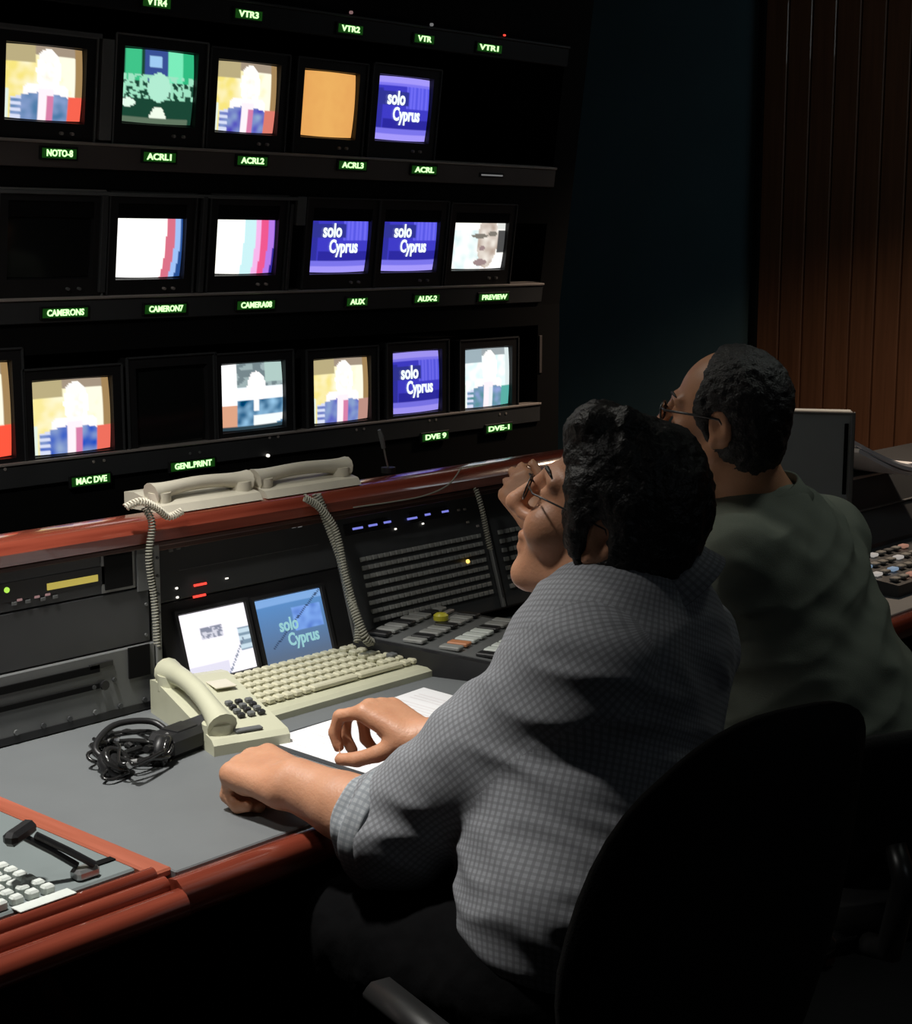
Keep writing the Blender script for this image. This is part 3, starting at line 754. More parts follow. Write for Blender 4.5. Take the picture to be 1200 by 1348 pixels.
# papers
def sheet(label, p4, z, m='paper', name='paper_sheet', thick=.0006, lines=True):
    c = Vector((sum(p[0] for p in p4)/4, sum(p[1] for p in p4)/4, z))
    t = thing(name, label, 'paper', loc=c)
    b = MB(); n = len(p4)
    top = [(p[0]-c.x, p[1]-c.y, thick) for p in p4]; bot = [(p[0]-c.x, p[1]-c.y, 0) for p in p4]
    b.add(top+bot, [(0, 1, 2, 3), (7, 6, 5, 4)]+[(i, (i+1) % 4, 4+(i+1) % 4, 4+i) for i in range(4)])
    b.build('sheet', m, t)
    if lines:
        T0 = [Vector(v) for v in top]; q = MB()
        for i in range(13):
            if i in (4, 9): continue
            f = .1+i*.06; a = T0[0].lerp(T0[3], f); bq = T0[1].lerp(T0[2], f); s, e = .08, .55+.35*((i*37) % 10)/10
            u, v = a.lerp(bq, s), a.lerp(bq, e); w_ = (T0[3]-T0[0]).normalized()*.0022; k = Vector((0, 0, .0004))
            q.add([u+k, v+k, v+w_+k, u+w_+k], [(0, 1, 2, 3)])
        q.build('printed_lines', M['ptext'], t)
    return t
M['ptext'] = mat('faint_print', (.74, .69, .71), .8)
pa = [(1.752, 2.035), (1.745, 1.735), (1.945, 1.745), (1.955, 2.04)]
pb = [(1.958, 2.045), (1.950, 1.76), (2.165, 1.80), (2.175, 2.06)]
sheet('white printed sheet under the pointing hand, left one', pa, ZD+.0012)
sheet('white sheet at the nearer man\'s right wrist, right one', pb, ZD+.0022)
t = thing('clipboard', 'thin dark clipboard edge showing under the white sheets', 'clipboard', loc=(1.95, 1.9, ZD))
MB().box((0, -.02, .0005), (.43, .33, .001)).build('board', 'dark', t)
MB().box((.20, .0, .0012), (.02, .08, .0016), .0005).build('clip', 'black', t)

# small mixer box
mt = thing('editing_controller', 'black controller box with white buttons and yellow knob under the keyed panel', 'controller', loc=(0, 0, 0))
c1 = atZ(520, 832, ZD+.05); c2 = atZ(600, 885, ZD+.05); c3 = atZ(692, 835, ZD+.05)
ux = (c3-c2); ux.z = 0; wx = ux.length; uy = (c1-c2); uy.z = 0; wy = uy.length
ang = math.atan2(ux.y, ux.x)
cc = c2+ux/2+uy/2; cc.z = ZD; mt.location = cc; mt.rotation_euler = (0, 0, ang)
wx *= 1.0; wy *= .95
MB().prism([(-wy/2, 0), (wy/2, 0), (wy/2, .060), (-wy/2, .038)], -wx/2, wx/2, (0, 1, 0), (0, 0, 1), (1, 0, 0)).build('body', 'black', mt)
sl = lambda yv: .038+(yv+wy/2)/wy*.022
random.seed(11)
MB().prism([(-wy/2+.02, sl(-wy/2+.02)), (wy/2-.02, sl(wy/2-.02)), (wy/2-.02, sl(wy/2-.02)+.002), (-wy/2+.02, sl(-wy/2+.02)+.002)], -wx/2+.02, wx/2-.02, (0, 1, 0), (0, 0, 1), (1, 0, 0)).build('face_plate', 'mid', mt)
for r in range(4):
    for c in range(8):
        x = -wx/2+.040+c*(wx-.08)/7; yv = -wy/2+.04+r*(wy-.08)/3
        m = 'whitek' if (r < 2 and 0 < c < 5) else ('greyk' if (r+c) % 3 else 'black')
        if (r, c) == (1, 1): m = 'orange'
        MB().box((x, yv, sl(yv)+.007), ((wx-.08)/7*.72, (wy-.08)/3*.55, .008), .002).build('button', m, mt)
MB().lathe([(.016, 0), (.016, .010), (.011, .014), (.004, .015)], (wx*.12, wy*.20, sl(wy*.2)+.010)).build('yellow_knob', 'yellow', mt)
MB().box((wx*.30, wy*.27, sl(wy*.27)+.006), (.08, .012, .006), .001).build('white_label', 'edge', mt)

# headset tangle
random.seed(5)
hp = atZ(170, 985, ZD)
ht = thing('headset', 'tangled black headset lying on the desk left of the telephone', 'headset', loc=(hp.x, hp.y, ZD))
def hl(x, y, z): v = atZ(x, y, ZD+z)-Vector((hp.x, hp.y, ZD)); return v
for k, (x, y) in enumerate(((150, 1006), (212, 990))):
    b = MB(); c = hl(x, y, .018)
    b.lathe([(.010, -.012), (.026, -.010), (.029, 0), (.024, .009), (.010, .012)], (0, 0, 0), 18)
    o = b.build('ear_cup', 'black', ht, smooth=True); o.location = c; o.rotation_euler = (R(35+60*k), R(20), R(40*k))
    b = MB(); pts = [(.022*math.cos(a), .022*math.sin(a), .010) for a in [2*math.pi*i/20 for i in range(21)]]
    b.tube(pts, .007, 8); q = b.build('ear_pad', 'bcord', o, smooth=True)
band = [hl(150, 1006, .02), hl(125, 985, .04), hl(150, 955, .055), hl(200, 950, .05), hl(225, 972, .03), hl(212, 990, .02)]
MB().tube(spline(band), .0055, 8).build('headband', 'blackm', ht, smooth=True)
boom = [hl(150, 1006, .02), hl(135, 1022, .012), hl(148, 1026, .008), hl(170, 1016, .010)]
MB().tube(spline(boom), .003, 6).build('microphone_boom', 'bcord', ht, smooth=True)
cab = MB(); pts = []
for i in range(46):
    a = i*1.05+random.uniform(-.4, .4); rr = random.uniform(.25, 1)
    pts.append(hl(172+math.cos(a)*58*rr, 985+math.sin(a)*26*rr, .008+.030*random.random()))
cab.tube(spline(pts, 6), .0034, 6); cab.build('cable', 'bcord', ht, smooth=True)
random.seed(9)
for i in range(9):  # silver ones added as bright specks, glints put in as metal
    c = hl(172+random.uniform(-50, 55), 985+random.uniform(-18, 24), .022+.02*random.random())
    b = MB().tube([(-.008, 0, 0), (0, .002, .001), (.008, 0, 0)], .006, 8); o = b.build('clip', 'silver' if i % 2 else 'blackm', ht); o.location = c; o.rotation_euler = (random.random(), random.random(), random.random()*3)
# black box / handset between headset and telephone
c = atZ(247, 970, ZD+.02)
t = thing('handheld_device', 'black oblong handheld device lying between the headset and the telephone', 'handheld device', loc=(c.x, c.y, ZD), rz=R(100))
MB().box((0, 0, .021), (.06, .15, .042), .010).build('body', 'black', t)
MB().box((0, .02, .043), (.038, .05, .003), .001).build('grille', 'blackm', t)
MB().tube([(.018, .075, .022), (.018, .13, .024), (.018, .16, .025)], [.007, .006, .004], 10).build('antenna', 'bcord', t)
MB().cyl((-.014, .079, .024), .007, .014, 'y').build('knob', 'mid', t)
t = thing('silver_clip', 'tiny silver clip on the desk beside the near man\'s fist', 'clip', loc=atZ(286, 968, ZD+.004))
MB().tube([(0, -.012, 0), (0, .0, .004), (0, .012, 0)], .003, 8).build('spring', 'silver', t)
MB().box((0, 0, 0), (.006, .02, .002), .0005).build('jaw', 'silver', t)

# video switcher, lower left
t = thing('video_switcher', 'grey teal video switcher panel with white keys at lower left', 'switcher', loc=(.9, 1.93, ZD))
sx0, sx1, sy0, sy1 = X0+.05, 1.245, 1.722, 2.18
MB().box(((sx0+sx1)/2-.9, (sy0+sy1)/2-1.93, -.008), (sx1-sx0, sy1-sy0, .030), .003).build('body', 'console', t)
def sw(x, y, z=.008): v = atZ(x, y, ZD+z); return v-Vector((.9, 1.93, ZD))
# key field aligned to the desk, ending near photo (85,1140)
kc = sw(82, 1150, .012)
for r in range(6):
    kb = MB()
    for c in range(16):
        kb.box((kc.x-.045-c*.0235, kc.y+.075-r*.0215, .013), (.017, .015, .014), .003)
    kb.build('key_row', 'whitek', t)
c = sw(58, 1182, .008)
MB().box((c.x-.005, c.y-.008, .0085), (.085, .022, .002), .0005).build('white_label', 'whitek', t)
c = sw(137, 1134, .008); MB().box((c.x, c.y, .0085), (.030, .014, .002), .0005).build('dark_label', 'matte', t)
# lever
a = sw(112, 1150, .012); e = sw(28, 1100, .075)
lt = MB().box((0, 0, .004), (.036, .024, .016), .004).build('lever_base', 'silver', t); lt.location = a+Vector((0, 0, -.002))
lv = MB(); lv.tube([a+Vector((-.008, .006, .012)), a.lerp(e, .5)+Vector((0, 0, .004)), e], .005, 8); lv.tube([a+Vector((.010, -.008, .012)), a.lerp(e, .5)+Vector((.016, -.010, .004)), e+Vector((.014, -.012, 0))], .005, 8)
lv.build('lever_arm', 'black', t)
hd = MB().box((0, 0, 0), (.060, .022, .020), .006).build('lever_grip', 'black', t); hd.location = e+Vector((-.002, 0, .004)); hd.rotation_euler = (0, 0, R(28))

# ------------------------------------------------------------------ right-hand console, beyond the second man
t = thing('grey_terminal', 'upright grey computer terminal casing behind the second man\'s back', 'computer', loc=(3.80, 2.10, ZD))
# its broad back is turned to the men's side; the raised rim runs round it
c0 = atD(1062, 541, 4.05)
H_ = c0.z-ZD; W_ = .225
t.location = (c0.x, c0.y, ZD); t.rotation_euler = (0, 0, R(-61))
MB().box((-.03, .035, H_/2), (W_+.06, .06, H_), .006).build('casing', 'casing', t)
MB().box((-.03, .0, H_-.004), (W_+.07, .012, .008), .002).build('top_rim', 'ear', t)
MB().box((W_/2+.002, .0, H_/2), (.010, .012, H_), .002).build('side_rim', 'ear', t)
MB().box((W_/2-.014, .004, H_*.72), (.010, .004, H_*.42), .001).build('dark_groove', 'matte', t)
# equipment turret with papers right of it
Y_ = 1.98
a = atY(1108, 652, Y_); 
q = thing('console_turret', 'dark sloping equipment turret under the papers at the right edge', 'console', loc=(a.x+.5, 2.1, ZD))
hz = a.z-ZD
prof = [(-.12, 0), (.25, 0), (.25, hz), (.0, hz), (-.12, hz*.30)]
MB().prism([(p, s) for p, s in prof], -.50, .75, (0, 1, 0), (0, 0, 1), (1, 0, 0)).build('body', 'dark', q)
MB().box((.125, .001, hz), (1.25, .012, .006), .001).build('top_edge', 'edge', q)
MB().box((.125, -.06, hz*.66), (1.22, .01, .004), .001).build('front_line', 'mid', q)
# papers on the turret: a leaning stack
random.seed(2)
for i, (dx, dz, rz, lab) in enumerate(((.03, 0, .04, 'lowest white paper of the pile on the dark turret'), (.045, .008, -.05, 'middle white paper of the pile on the dark turret'), (.01, .017, .01, 'curled topmost white paper of the pile beside the grey terminal'))):
    p = thing('paper_sheet', lab, 'paper', loc=(q.location.x-.26+dx, 2.10, ZD+hz+.003+dz), rz=rz)
    b = MB(); nn = 8; vs = []
    for j in range(nn+1):
        s = j/nn; zc = .095*max(0, 1-s*1.15)**1.2+.004*i
        vs += [(-.17+.36*s, -.10, zc), (-.17+.36*s, .12, zc), (-.17+.36*s, -.10, zc+.010), (-.17+.36*s, .12, zc+.010)]
    fs = []
    for j in range(nn):
        k = j*4; fs += [(k, k+1, k+5, k+4), (k+2, k+6, k+7, k+3), (k, k+4, k+6, k+2), (k+1, k+3, k+7, k+5)]
    fs += [(0, 2, 3, 1), (nn*4, nn*4+1, nn*4+3, nn*4+2)]
    b.add(vs, fs); b.build('sheets', 'paper', p)
# lit button panel
c = atZ(1165, 740, ZD+.04)
p = thing('button_panel', 'small desk panel with blue, red and white lit buttons at the right edge', 'control panel', loc=(c.x, c.y, ZD), rz=0)
MB().prism([(-.14, 0), (.10, 0), (.10, .055), (-.14, .030)], -.20, .34, (0, 1, 0), (0, 0, 1), (1, 0, 0)).build('body', 'dark', p)
random.seed(4)
M['ledsb'] = glow('pale_blue_button', (.35, .5, .7), .45); M['ledsr'] = glow('pale_red_button', (.7, .35, .25), .40); M['ledsw'] = glow('pale_white_button', (.7, .65, .6), .5)
for r in range(4):
    for cc_ in range(9):
        x = -.17+cc_*.042; yv = -.115+r*.05
        m = random.choice(['ledsb', 'ledsr', 'ledsw', 'greyk', 'greyk', 'greyk', 'ledsw', 'mid'])
        MB().box((x, yv, .0335+(yv+.14)*.104+.003), (.028, .020, .008), .002).build('button', m, p)
# ------------------------------------------------------------------ people: sculpted as smooth fields, meshed into one surface
def V3(p): return np.array([p[0], p[1], p[2]], dtype=np.float32)
class Field:
    def __init__(s, lo, hi, h):
        s.lo = V3(lo); s.h = h; s.n = np.ceil((V3(hi)-s.lo)/h).astype(int)+1
        s.a = np.full(s.n, .2, dtype=np.float32)
    def _sub(s, lo, hi, pad):
        i0 = np.maximum(0, np.floor((V3(lo)-pad-s.lo)/s.h).astype(int)); i1 = np.minimum(s.n, np.ceil((V3(hi)+pad-s.lo)/s.h).astype(int)+1)
        if (i1 <= i0).any(): return None, None
        g = [s.lo[k]+s.h*np.arange(i0[k], i1[k], dtype=np.float32) for k in range(3)]
        return tuple(slice(a, b) for a, b in zip(i0, i1)), (g[0][:, None, None], g[1][None, :, None], g[2][None, None, :])
    def _mix(s, sl, d, k, cut):
        a = s.a[sl]
        if cut:
            if k <= 0: s.a[sl] = np.maximum(a, -d)
            else:
                hh = np.maximum(k-np.abs(a+d), 0)/k; s.a[sl] = np.maximum(a, -d)+hh*hh*k/4
        else:
            if k <= 0: s.a[sl] = np.minimum(a, d)
            else:
                hh = np.maximum(k-np.abs(a-d), 0)/k; s.a[sl] = np.minimum(a, d)-hh*hh*k/4
    def cap(s, a, b, r1, r2=None, k=.02, cut=False):
        r2 = r1 if r2 is None else r2; a = V3(a); b = V3(b); R_ = max(r1, r2)
        sl, g = s._sub(np.minimum(a, b), np.maximum(a, b), R_+k+.02)
        if sl is None: return s
        ab = b-a; L = float(ab@ab)+1e-9
        p = [g[i]-a[i] for i in range(3)]
        t = np.clip((p[0]*ab[0]+p[1]*ab[1]+p[2]*ab[2])/L, 0, 1)
        d = np.sqrt((p[0]-t*ab[0])**2+(p[1]-t*ab[1])**2+(p[2]-t*ab[2])**2)-(r1+(r2-r1)*t)
        s._mix(sl, d, k, cut); return s
    def ell(s, c, r, X=(1, 0, 0), Y=(0, 1, 0), Z=(0, 0, 1), k=.02, cut=False, inter=False):
        c = V3(c); R_ = max(r); sl, g = s._sub(c, c, R_+k+.02)
        if sl is None: return s
        p = [g[i]-c[i] for i in range(3)]
        q = [p[0]*A[0]+p[1]*A[1]+p[2]*A[2] for A in (X, Y, Z)]
        k0 = np.sqrt(sum((q[i]/r[i])**2 for i in range(3))); k1 = np.sqrt(sum((q[i]/r[i]**2)**2 for i in range(3)))
        d = np.where(k1 > 1e-6, k0*(k0-1)/np.maximum(k1, 1e-6), -min(r))
        s._mix(sl, d, k, cut); return s
    def chain(s, pts, rs, k=.01):
        for a, b, r1, r2 in zip(pts, pts[1:], rs, rs[1:]): s.cap(a, b, r1, r2, k)
        return s
    def plane_cut(s, o, n):
        """remove everything on the n side of the plane"""
        g = [s.lo[k]+s.h*np.arange(s.n[k], dtype=np.float32) for k in range(3)]
        d = (g[0][:, None, None]-o[0])*n[0]+(g[1][None, :, None]-o[1])*n[1]+(g[2][None, None, :]-o[2])*n[2]
        s.a = np.maximum(s.a, d); return s
    def mesh(s):
        a = s.a; a[0] = a[-1] = .1; a[:, 0] = a[:, -1] = .1; a[:, :, 0] = a[:, :, -1] = .1
        n = a.shape; ins = a < 0
        c = np.zeros((n[0]-1, n[1]-1, n[2]-1), np.uint8)
        for i in (0, 1):
            for j in (0, 1):
                for k in (0, 1): c += ins[i:n[0]-1+i, j:n[1]-1+j, k:n[2]-1+k]
        act = np.argwhere((c > 0) & (c < 8)); idx = -np.ones(c.shape, np.int64); idx[tuple(act.T)] = np.arange(len(act))
        acc = np.zeros((len(act), 3)); cnt = np.zeros(len(act))
        cor = [(i, j, k) for i in (0, 1) for j in (0, 1) for k in (0, 1)]
        for p in cor:
            for ax in range(3):
                if p[ax]: continue
                q = list(p); q[ax] = 1
                va = a[tuple((act+p).T)]; vb = a[tuple((act+q).T)]
                m = (va < 0) != (vb < 0); t = np.where(m, va/np.where(m, va-vb, 1), 0)
                w = np.array(p, float)[None, :].repeat(len(act), 0); w[:, ax] += t
                acc[m] += w[m]; cnt[m] += 1
        v = s.lo+(act+acc/cnt[:, None])*s.h
        F = []
        for ax in range(3):
            u, w = (ax+1) % 3, (ax+2) % 3
            sl0 = [slice(None)]*3; sl1 = [slice(None)]*3; sl0[ax] = slice(0, -1); sl1[ax] = slice(1, None)
            e = np.argwhere(ins[tuple(sl0)] != ins[tuple(sl1)])
            e = e[(e[:, u] > 0) & (e[:, w] > 0)]
            du = np.zeros(3, int); du[u] = 1; dw = np.zeros(3, int); dw[w] = 1
            q = np.stack([idx[tuple(x.T)] for x in (e-du-dw, e-dw, e, e-du)], 1)
            fl = ins[tuple(e.T)]; q[~fl] = q[~fl][:, ::-1]
            F.append(q[(q >= 0).all(1)])
        return v, np.concatenate(F)
def mesh_obj(name, v, f, m, parent, origin, smooth=2, disp=None):
    # a few passes of Laplacian smoothing take the grid steps out
    v = v.copy()
    e = np.concatenate([f[:, [0, 1]], f[:, [1, 2]], f[:, [2, 3]], f[:, [3, 0]]]); e = np.concatenate([e, e[:, ::-1]])
    deg = np.bincount(e[:, 0], minlength=len(v)).astype(float)[:, None]
    for _ in range(smooth):
        for lam in (.5, -.45):
            sm = np.stack([np.bincount(e[:, 0], weights=v[e[:, 1], i], minlength=len(v)) for i in range(3)], 1)/np.maximum(deg, 1)
            v += lam*(sm-v)
    if disp is not None:
        t = v[f]; nf = np.cross(t[:, 2]-t[:, 0], t[:, 3]-t[:, 1]); nv = np.zeros_like(v)
        for k in range(4): 
            for i in range(3): nv[:, i] += np.bincount(f[:, k], weights=nf[:, i], minlength=len(v))
        nv /= np.maximum(1e-12, np.linalg.norm(nv, axis=1))[:, None]
        v += nv*disp(v)[:, None]
    me = bpy.data.meshes.new(name); vo = v-np.array(origin)[None, :]
    me.vertices.add(len(v)); me.vertices.foreach_set('co', vo.ravel())
    me.loops.add(4*len(f)); me.loops.foreach_set('vertex_index', f.ravel().astype(np.int32))
    me.polygons.add(len(f)); me.polygons.foreach_set('loop_start', np.arange(len(f), dtype=np.int32)*4)
    me.polygons.foreach_set('use_smooth', [True]*len(f))
    me.update(calc_edges=True); me.validate()
    me.materials.append(M[m] if isinstance(m, str) else m)
    o = coll(bpy.data.objects.new(name, me)); o.parent = parent
    return o, v
def cloth_uv(o, v, f, bones):
    """weave coordinates in metres: round and along the nearest limb"""
    c = v[f].mean(1); best = None; bd = np.full(len(c), 9.)
    P = v[f].reshape(-1, 3); uv = np.zeros((len(P), 2)); pick = np.zeros(len(c), int); par = []
    for i, (a, b, r, ref) in enumerate(bones):
        a = np.array(a); b = np.array(b); ab = b-a; L = np.linalg.norm(ab); T = ab/L
        t = np.clip(((c-a)@T), 0, L); d = np.linalg.norm(c-a-t[:, None]*T, axis=1)/r
        m = d < bd; bd[m] = d[m]; pick[m] = i
        N = np.array(ref)-T*np.dot(ref, T); N /= np.linalg.norm(N); B = np.cross(T, N); par.append((a, T, N, B, r))
    pl_ = np.repeat(pick, 4); cc = np.repeat(c, 4, axis=0)
    for i, (a, T, N, B, r) in enumerate(par):
        m = pl_ == i; q = P[m]-a; qc = cc[m]-a
        ang0 = np.arctan2(qc@B, qc@N); ang = np.arctan2(q@B, q@N); ang = ang0+(ang-ang0+np.pi) % (2*np.pi)-np.pi
        uv[m, 0] = ang*r; uv[m, 1] = q@T
    l = o.data.uv_layers.new(name='weave'); l.data.foreach_set('uv', uv.ravel())

def skin_mat(name, col):
    m = mat(name, col, .48, spec=.45); nt = m.node_tree; b = nt.nodes['Principled BSDF']
    tc = nt.nodes.new('ShaderNodeTexCoord'); n = nt.nodes.new('ShaderNodeTexNoise'); n.inputs['Scale'].default_value = 28; n.inputs['Detail'].default_value = 6
    nt.links.new(tc.outputs['Object'], n.inputs['Vector'])
    mx = nt.nodes.new('ShaderNodeMix'); mx.data_type = 'RGBA'; mx.inputs[6].default_value = (col[0]*.82, col[1]*.68, col[2]*.62, 1); mx.inputs[7].default_value = (col[0]*1.12, col[1]*1.1, col[2]*1.08, 1)
    nt.links.new(n.outputs['Fac'], mx.inputs[0]); nt.links.new(mx.outputs[2], b.inputs['Base Color'])
    b.inputs['Subsurface Weight'].default_value = .08; b.inputs['Subsurface Radius'].default_value = (.01, .004, .002)
    n2 = nt.nodes.new('ShaderNodeTexNoise'); n2.inputs['Scale'].default_value = 220; nt.links.new(tc.outputs['Object'], n2.inputs['Vector'])
    bp = nt.nodes.new('ShaderNodeBump'); bp.inputs['Strength'].default_value = .25; bp.inputs['Distance'].default_value = .002
    nt.links.new(n2.outputs['Fac'], bp.inputs['Height']); nt.links.new(bp.outputs['Normal'], b.inputs['Normal'])
    return m
def check_mat(name, c1, c2, c3, period):
    m = mat(name, c1, .85, spec=.2); nt = m.node_tree; b = nt.nodes['Principled BSDF']
    uv = nt.nodes.new('ShaderNodeUVMap'); uv.uv_map = 'weave'; sp_ = nt.nodes.new('ShaderNodeSeparateXYZ'); nt.links.new(uv.outputs[0], sp_.inputs[0])
    outs = []
    for i in (0, 1):
        a = nt.nodes.new('ShaderNodeMath'); a.operation = 'MULTIPLY'; a.inputs[1].default_value = 2*math.pi/period; nt.links.new(sp_.outputs[i], a.inputs[0])
        s_ = nt.nodes.new('ShaderNodeMath'); s_.operation = 'SINE'; nt.links.new(a.outputs[0], s_.inputs[0])
        g = nt.nodes.new('ShaderNodeMath'); g.operation = 'GREATER_THAN'; g.inputs[1].default_value = .25; nt.links.new(s_.outputs[0], g.inputs[0]); outs.append(g)
    m1 = nt.nodes.new('ShaderNodeMix'); m1.data_type = 'RGBA'; m1.inputs[6].default_value = (*c1, 1); m1.inputs[7].default_value = (*c2, 1); nt.links.new(outs[0].outputs[0], m1.inputs[0])
    m2 = nt.nodes.new('ShaderNodeMix'); m2.data_type = 'RGBA'; m2.inputs[7].default_value = (*c3, 1); nt.links.new(m1.outputs[2], m2.inputs[6])
    h = nt.nodes.new('ShaderNodeMath'); h.operation = 'MULTIPLY'; h.inputs[1].default_value = .55; nt.links.new(outs[1].outputs[0], h.inputs[0]); nt.links.new(h.outputs[0], m2.inputs[0])
    nt.links.new(m2.outputs[2], b.inputs['Base Color'])
    return m
M['skinA'] = skin_mat('warm_skin', (.52, .28, .17)); M['skinB'] = skin_mat('tan_skin', (.50, .27, .16))
M['shirtA'] = check_mat('grey_checked_cotton', (.27, .28, .30), (.19, .195, .21), (.15, .155, .165), .0085)
M['cuffA'] = check_mat('pale_cuff_cotton', (.34, .36, .38), (.25, .27, .29), (.20, .22, .24), .0100)
M['shirtB'] = mat('olive_grey_cotton', (.16, .18, .145), .85, spec=.2, nscale=7, namt=.12, bump=.2, bscale=500)
M['lip'] = mat('lip', (.35, .13, .10), .5)
M['eye'] = mat('eyeball', (.5, .48, .45), .15)

def axes(az, pitch, roll=0):
    f = Vector((math.cos(R(az))*math.cos(R(pitch)), math.sin(R(az))*math.cos(R(pitch)), math.sin(R(pitch))))
    l = Vector((0, 0, 1)).cross(f).normalized(); u = f.cross(l)
    q = Matrix.Rotation(R(roll), 3, f); return f, q @ l, q @ u
class HeadF:
    def __init__(s, c, az, pitch, sc, roll=0): s.c = Vector(c); s.f, s.l, s.u = axes(az, pitch, roll); s.s = sc
    def p(s, x, y, z): return s.c+(s.f*x+s.l*y+s.u*z)*s.s
def head(F, H, neck, nr=.058):
    p, s = H.p, H.s; ax = dict(X=H.f, Y=H.l, Z=H.u)
    E = lambda c, r, k=.02, cut=False: F.ell(p(*c), [x*s for x in r], k=k*s, cut=cut, **ax)
    C = lambda a, b, r1, r2=None, k=.012, cut=False: F.cap(p(*a), p(*b), r1*s, None if r2 is None else r2*s, k*s, cut)
    E((-.010, 0, .035), (.095, .076, .088)); E((.036, 0, -.026), (.056, .056, .070), .025)
    C((-.002, .050, -.056), (.064, .014, -.102), .017, .016, .025); C((-.002, -.050, -.056), (.064, -.014, -.102), .017, .016, .025)
    C((.076, -.009, -.101), (.076, .009, -.101), .016, k=.015)
    E((.040, 0, -.082), (.030, .030, .022), .02)
    for y in (-1, 1):
        C((.086, y*.012, .034), (.070, y*.046, .030), .011, .010)
        E((.064, y*.042, -.028), (.026, .022, .026), .02)
        E((.094, y*.032, .012), (.016, .018, .013), .010, True)
        E((.074, y*.032, .010), (.0135, .0135, .0125), .004)
        C((.094, y*.013, -.030), (.104, y*.009, -.030), .008, .008, .006)
    C((.092, 0, .026), (.120, 0, -.020), .008, .0115, .012); E((.119, 0, -.024), (.012, .012, .010), .006)
    E((.060, 0, -.072), (.027, .032, .034), .02); C((.0915, -.014, -.055), (.0915, .014, -.055), .008, k=.006); C((.088, -.012, -.069), (.088, .012, -.069), .008, k=.006)
    C((.098, -.018, -.0615), (.098, .018, -.0615), .0026, k=.003, cut=True)
    for y in (-1, 1):                                    # ears
        X = (H.f*.95+H.l*y*-.10-H.u*.25).normalized(); Z = (H.u*.95+H.f*.25).normalized(); Y = Z.cross(X)
        F.ell(p(-.016, y*.080, -.004), [.021*s, .009*s, .034*s], X, Y, Z, k=.008*s)
        F.ell(p(-.012, y*.090, .002), [.012*s, .008*s, .018*s], X, Y, Z, k=.006*s, cut=True)
        F.ell(p(-.006, y*.080, -.030), [.009*s, .008*s, .010*s], X, Y, Z, k=.006*s)
    F.cap(p(-.028, 0, -.050), neck, .060*s, nr*s, .03*s)
    F.cap(p(.000, 0, -.080), neck, .034*s, .045*s, .03*s)

def hand(F, W, d, n, side, curls, thumb, s=1.0, wr=.026, spread=.10, kk=.006):
    """W wrist, d to the knuckles, n out of the back of the hand, side=+1 if the thumb is on d x n"""
    d = Vector(d).normalized(); n = (Vector(n)-d*Vector(n).dot(d)).normalized(); t = d.cross(n)*side
    W = Vector(W); Q = lambda a, b, c: W+(d*a+t*b+n*c)*s
    offs = [.030, .010, -.010, -.029]; base = [.086, .090, .084, .076]; ln = [(.040, .026, .021), (.044, .029, .022), (.040, .027, .021), (.032, .020, .018)]; rr = [.0098, .0100, .0094, .0084]
    for i in range(4):
        F.cap(Q(.008, offs[i]*.62, -.004), Q(base[i], offs[i], -.002), .018*s, .0135*s, .012*s)
    F.cap(Q(.03, .02, -.010), Q(.06, -.02, -.010), .016*s, .014*s, .012*s)
    tips = []
    for i in range(4):
        a = 0; p = Q(base[i], offs[i], 0); sp = (1.5-i)*spread
        dd0 = (d*math.cos(sp)+t*math.sin(sp)).normalized()
        for j in range(3):
            a += R(curls[i][j]); dd = dd0*math.cos(a)-n*math.sin(a); q = p+dd*ln[i][j]*s
            F.cap(p, q, rr[i]*s*(1-.07*j), rr[i]*s*(.93-.07*j), kk*s if j == 0 else .003*s); p = q
        tips.append((p, dd))
    p = Q(.018, .024, -.010); al, dn = thumb
    for j, L in enumerate((.040, .032, .026)):
        dd = (d*math.cos(R(al[j]))+t*math.sin(R(al[j]))).normalized(); dd = (dd-n*math.tan(R(dn[j]))).normalized(); q = p+dd*L*s
        F.cap(p, q, (.0150, .0115, .0105)[j]*s, (.0118, .0105, .0088)[j]*s, .008*s if j == 0 else .003*s); p = q
    return tips

def hair_noise(v, sc, amp, seed=0, stretch=(1, 1, 1)):
    return np.array([noise.fractal(Vector((x*sc*stretch[0]+seed, y*sc*stretch[1], z*sc*stretch[2])), .8, 2.1, 4) for x, y, z in v])*amp
def person(name, label, base): return thing(name, label, 'person', loc=base)
def sub(F, name, m, T, smooth=2, disp=None, bones=None):
    v, f = F.mesh(); o, v2 = mesh_obj(name, v, f, m, T, T.location, smooth, disp)
    if bones: cloth_uv(o, v2, f, bones)
    return o
def torso(F, shL, shR, chest, belly, pelvis, s, off=0, k=.05):
    l = (Vector(shL)-Vector(shR)).normalized()
    for c, a, b, r in ((chest, (Vector(shL)+Vector(shR))/2, belly, (.185, .128, .20)), (belly, chest, pelvis, (.170, .145, .17)), (pelvis, belly, None, (.178, .135, .125))):
        zz = ((Vector(a)-Vector(b)) if b is not None else (Vector(a)-Vector(c))).normalized(); ll = (l-zz*l.dot(zz)).normalized(); yy = zz.cross(ll)
        F.ell(c, [x*s+off for x in r], ll, yy, zz, k=k)
    F.cap(shL, shR, .062*s+off, k=k)

FLOOR = -.08
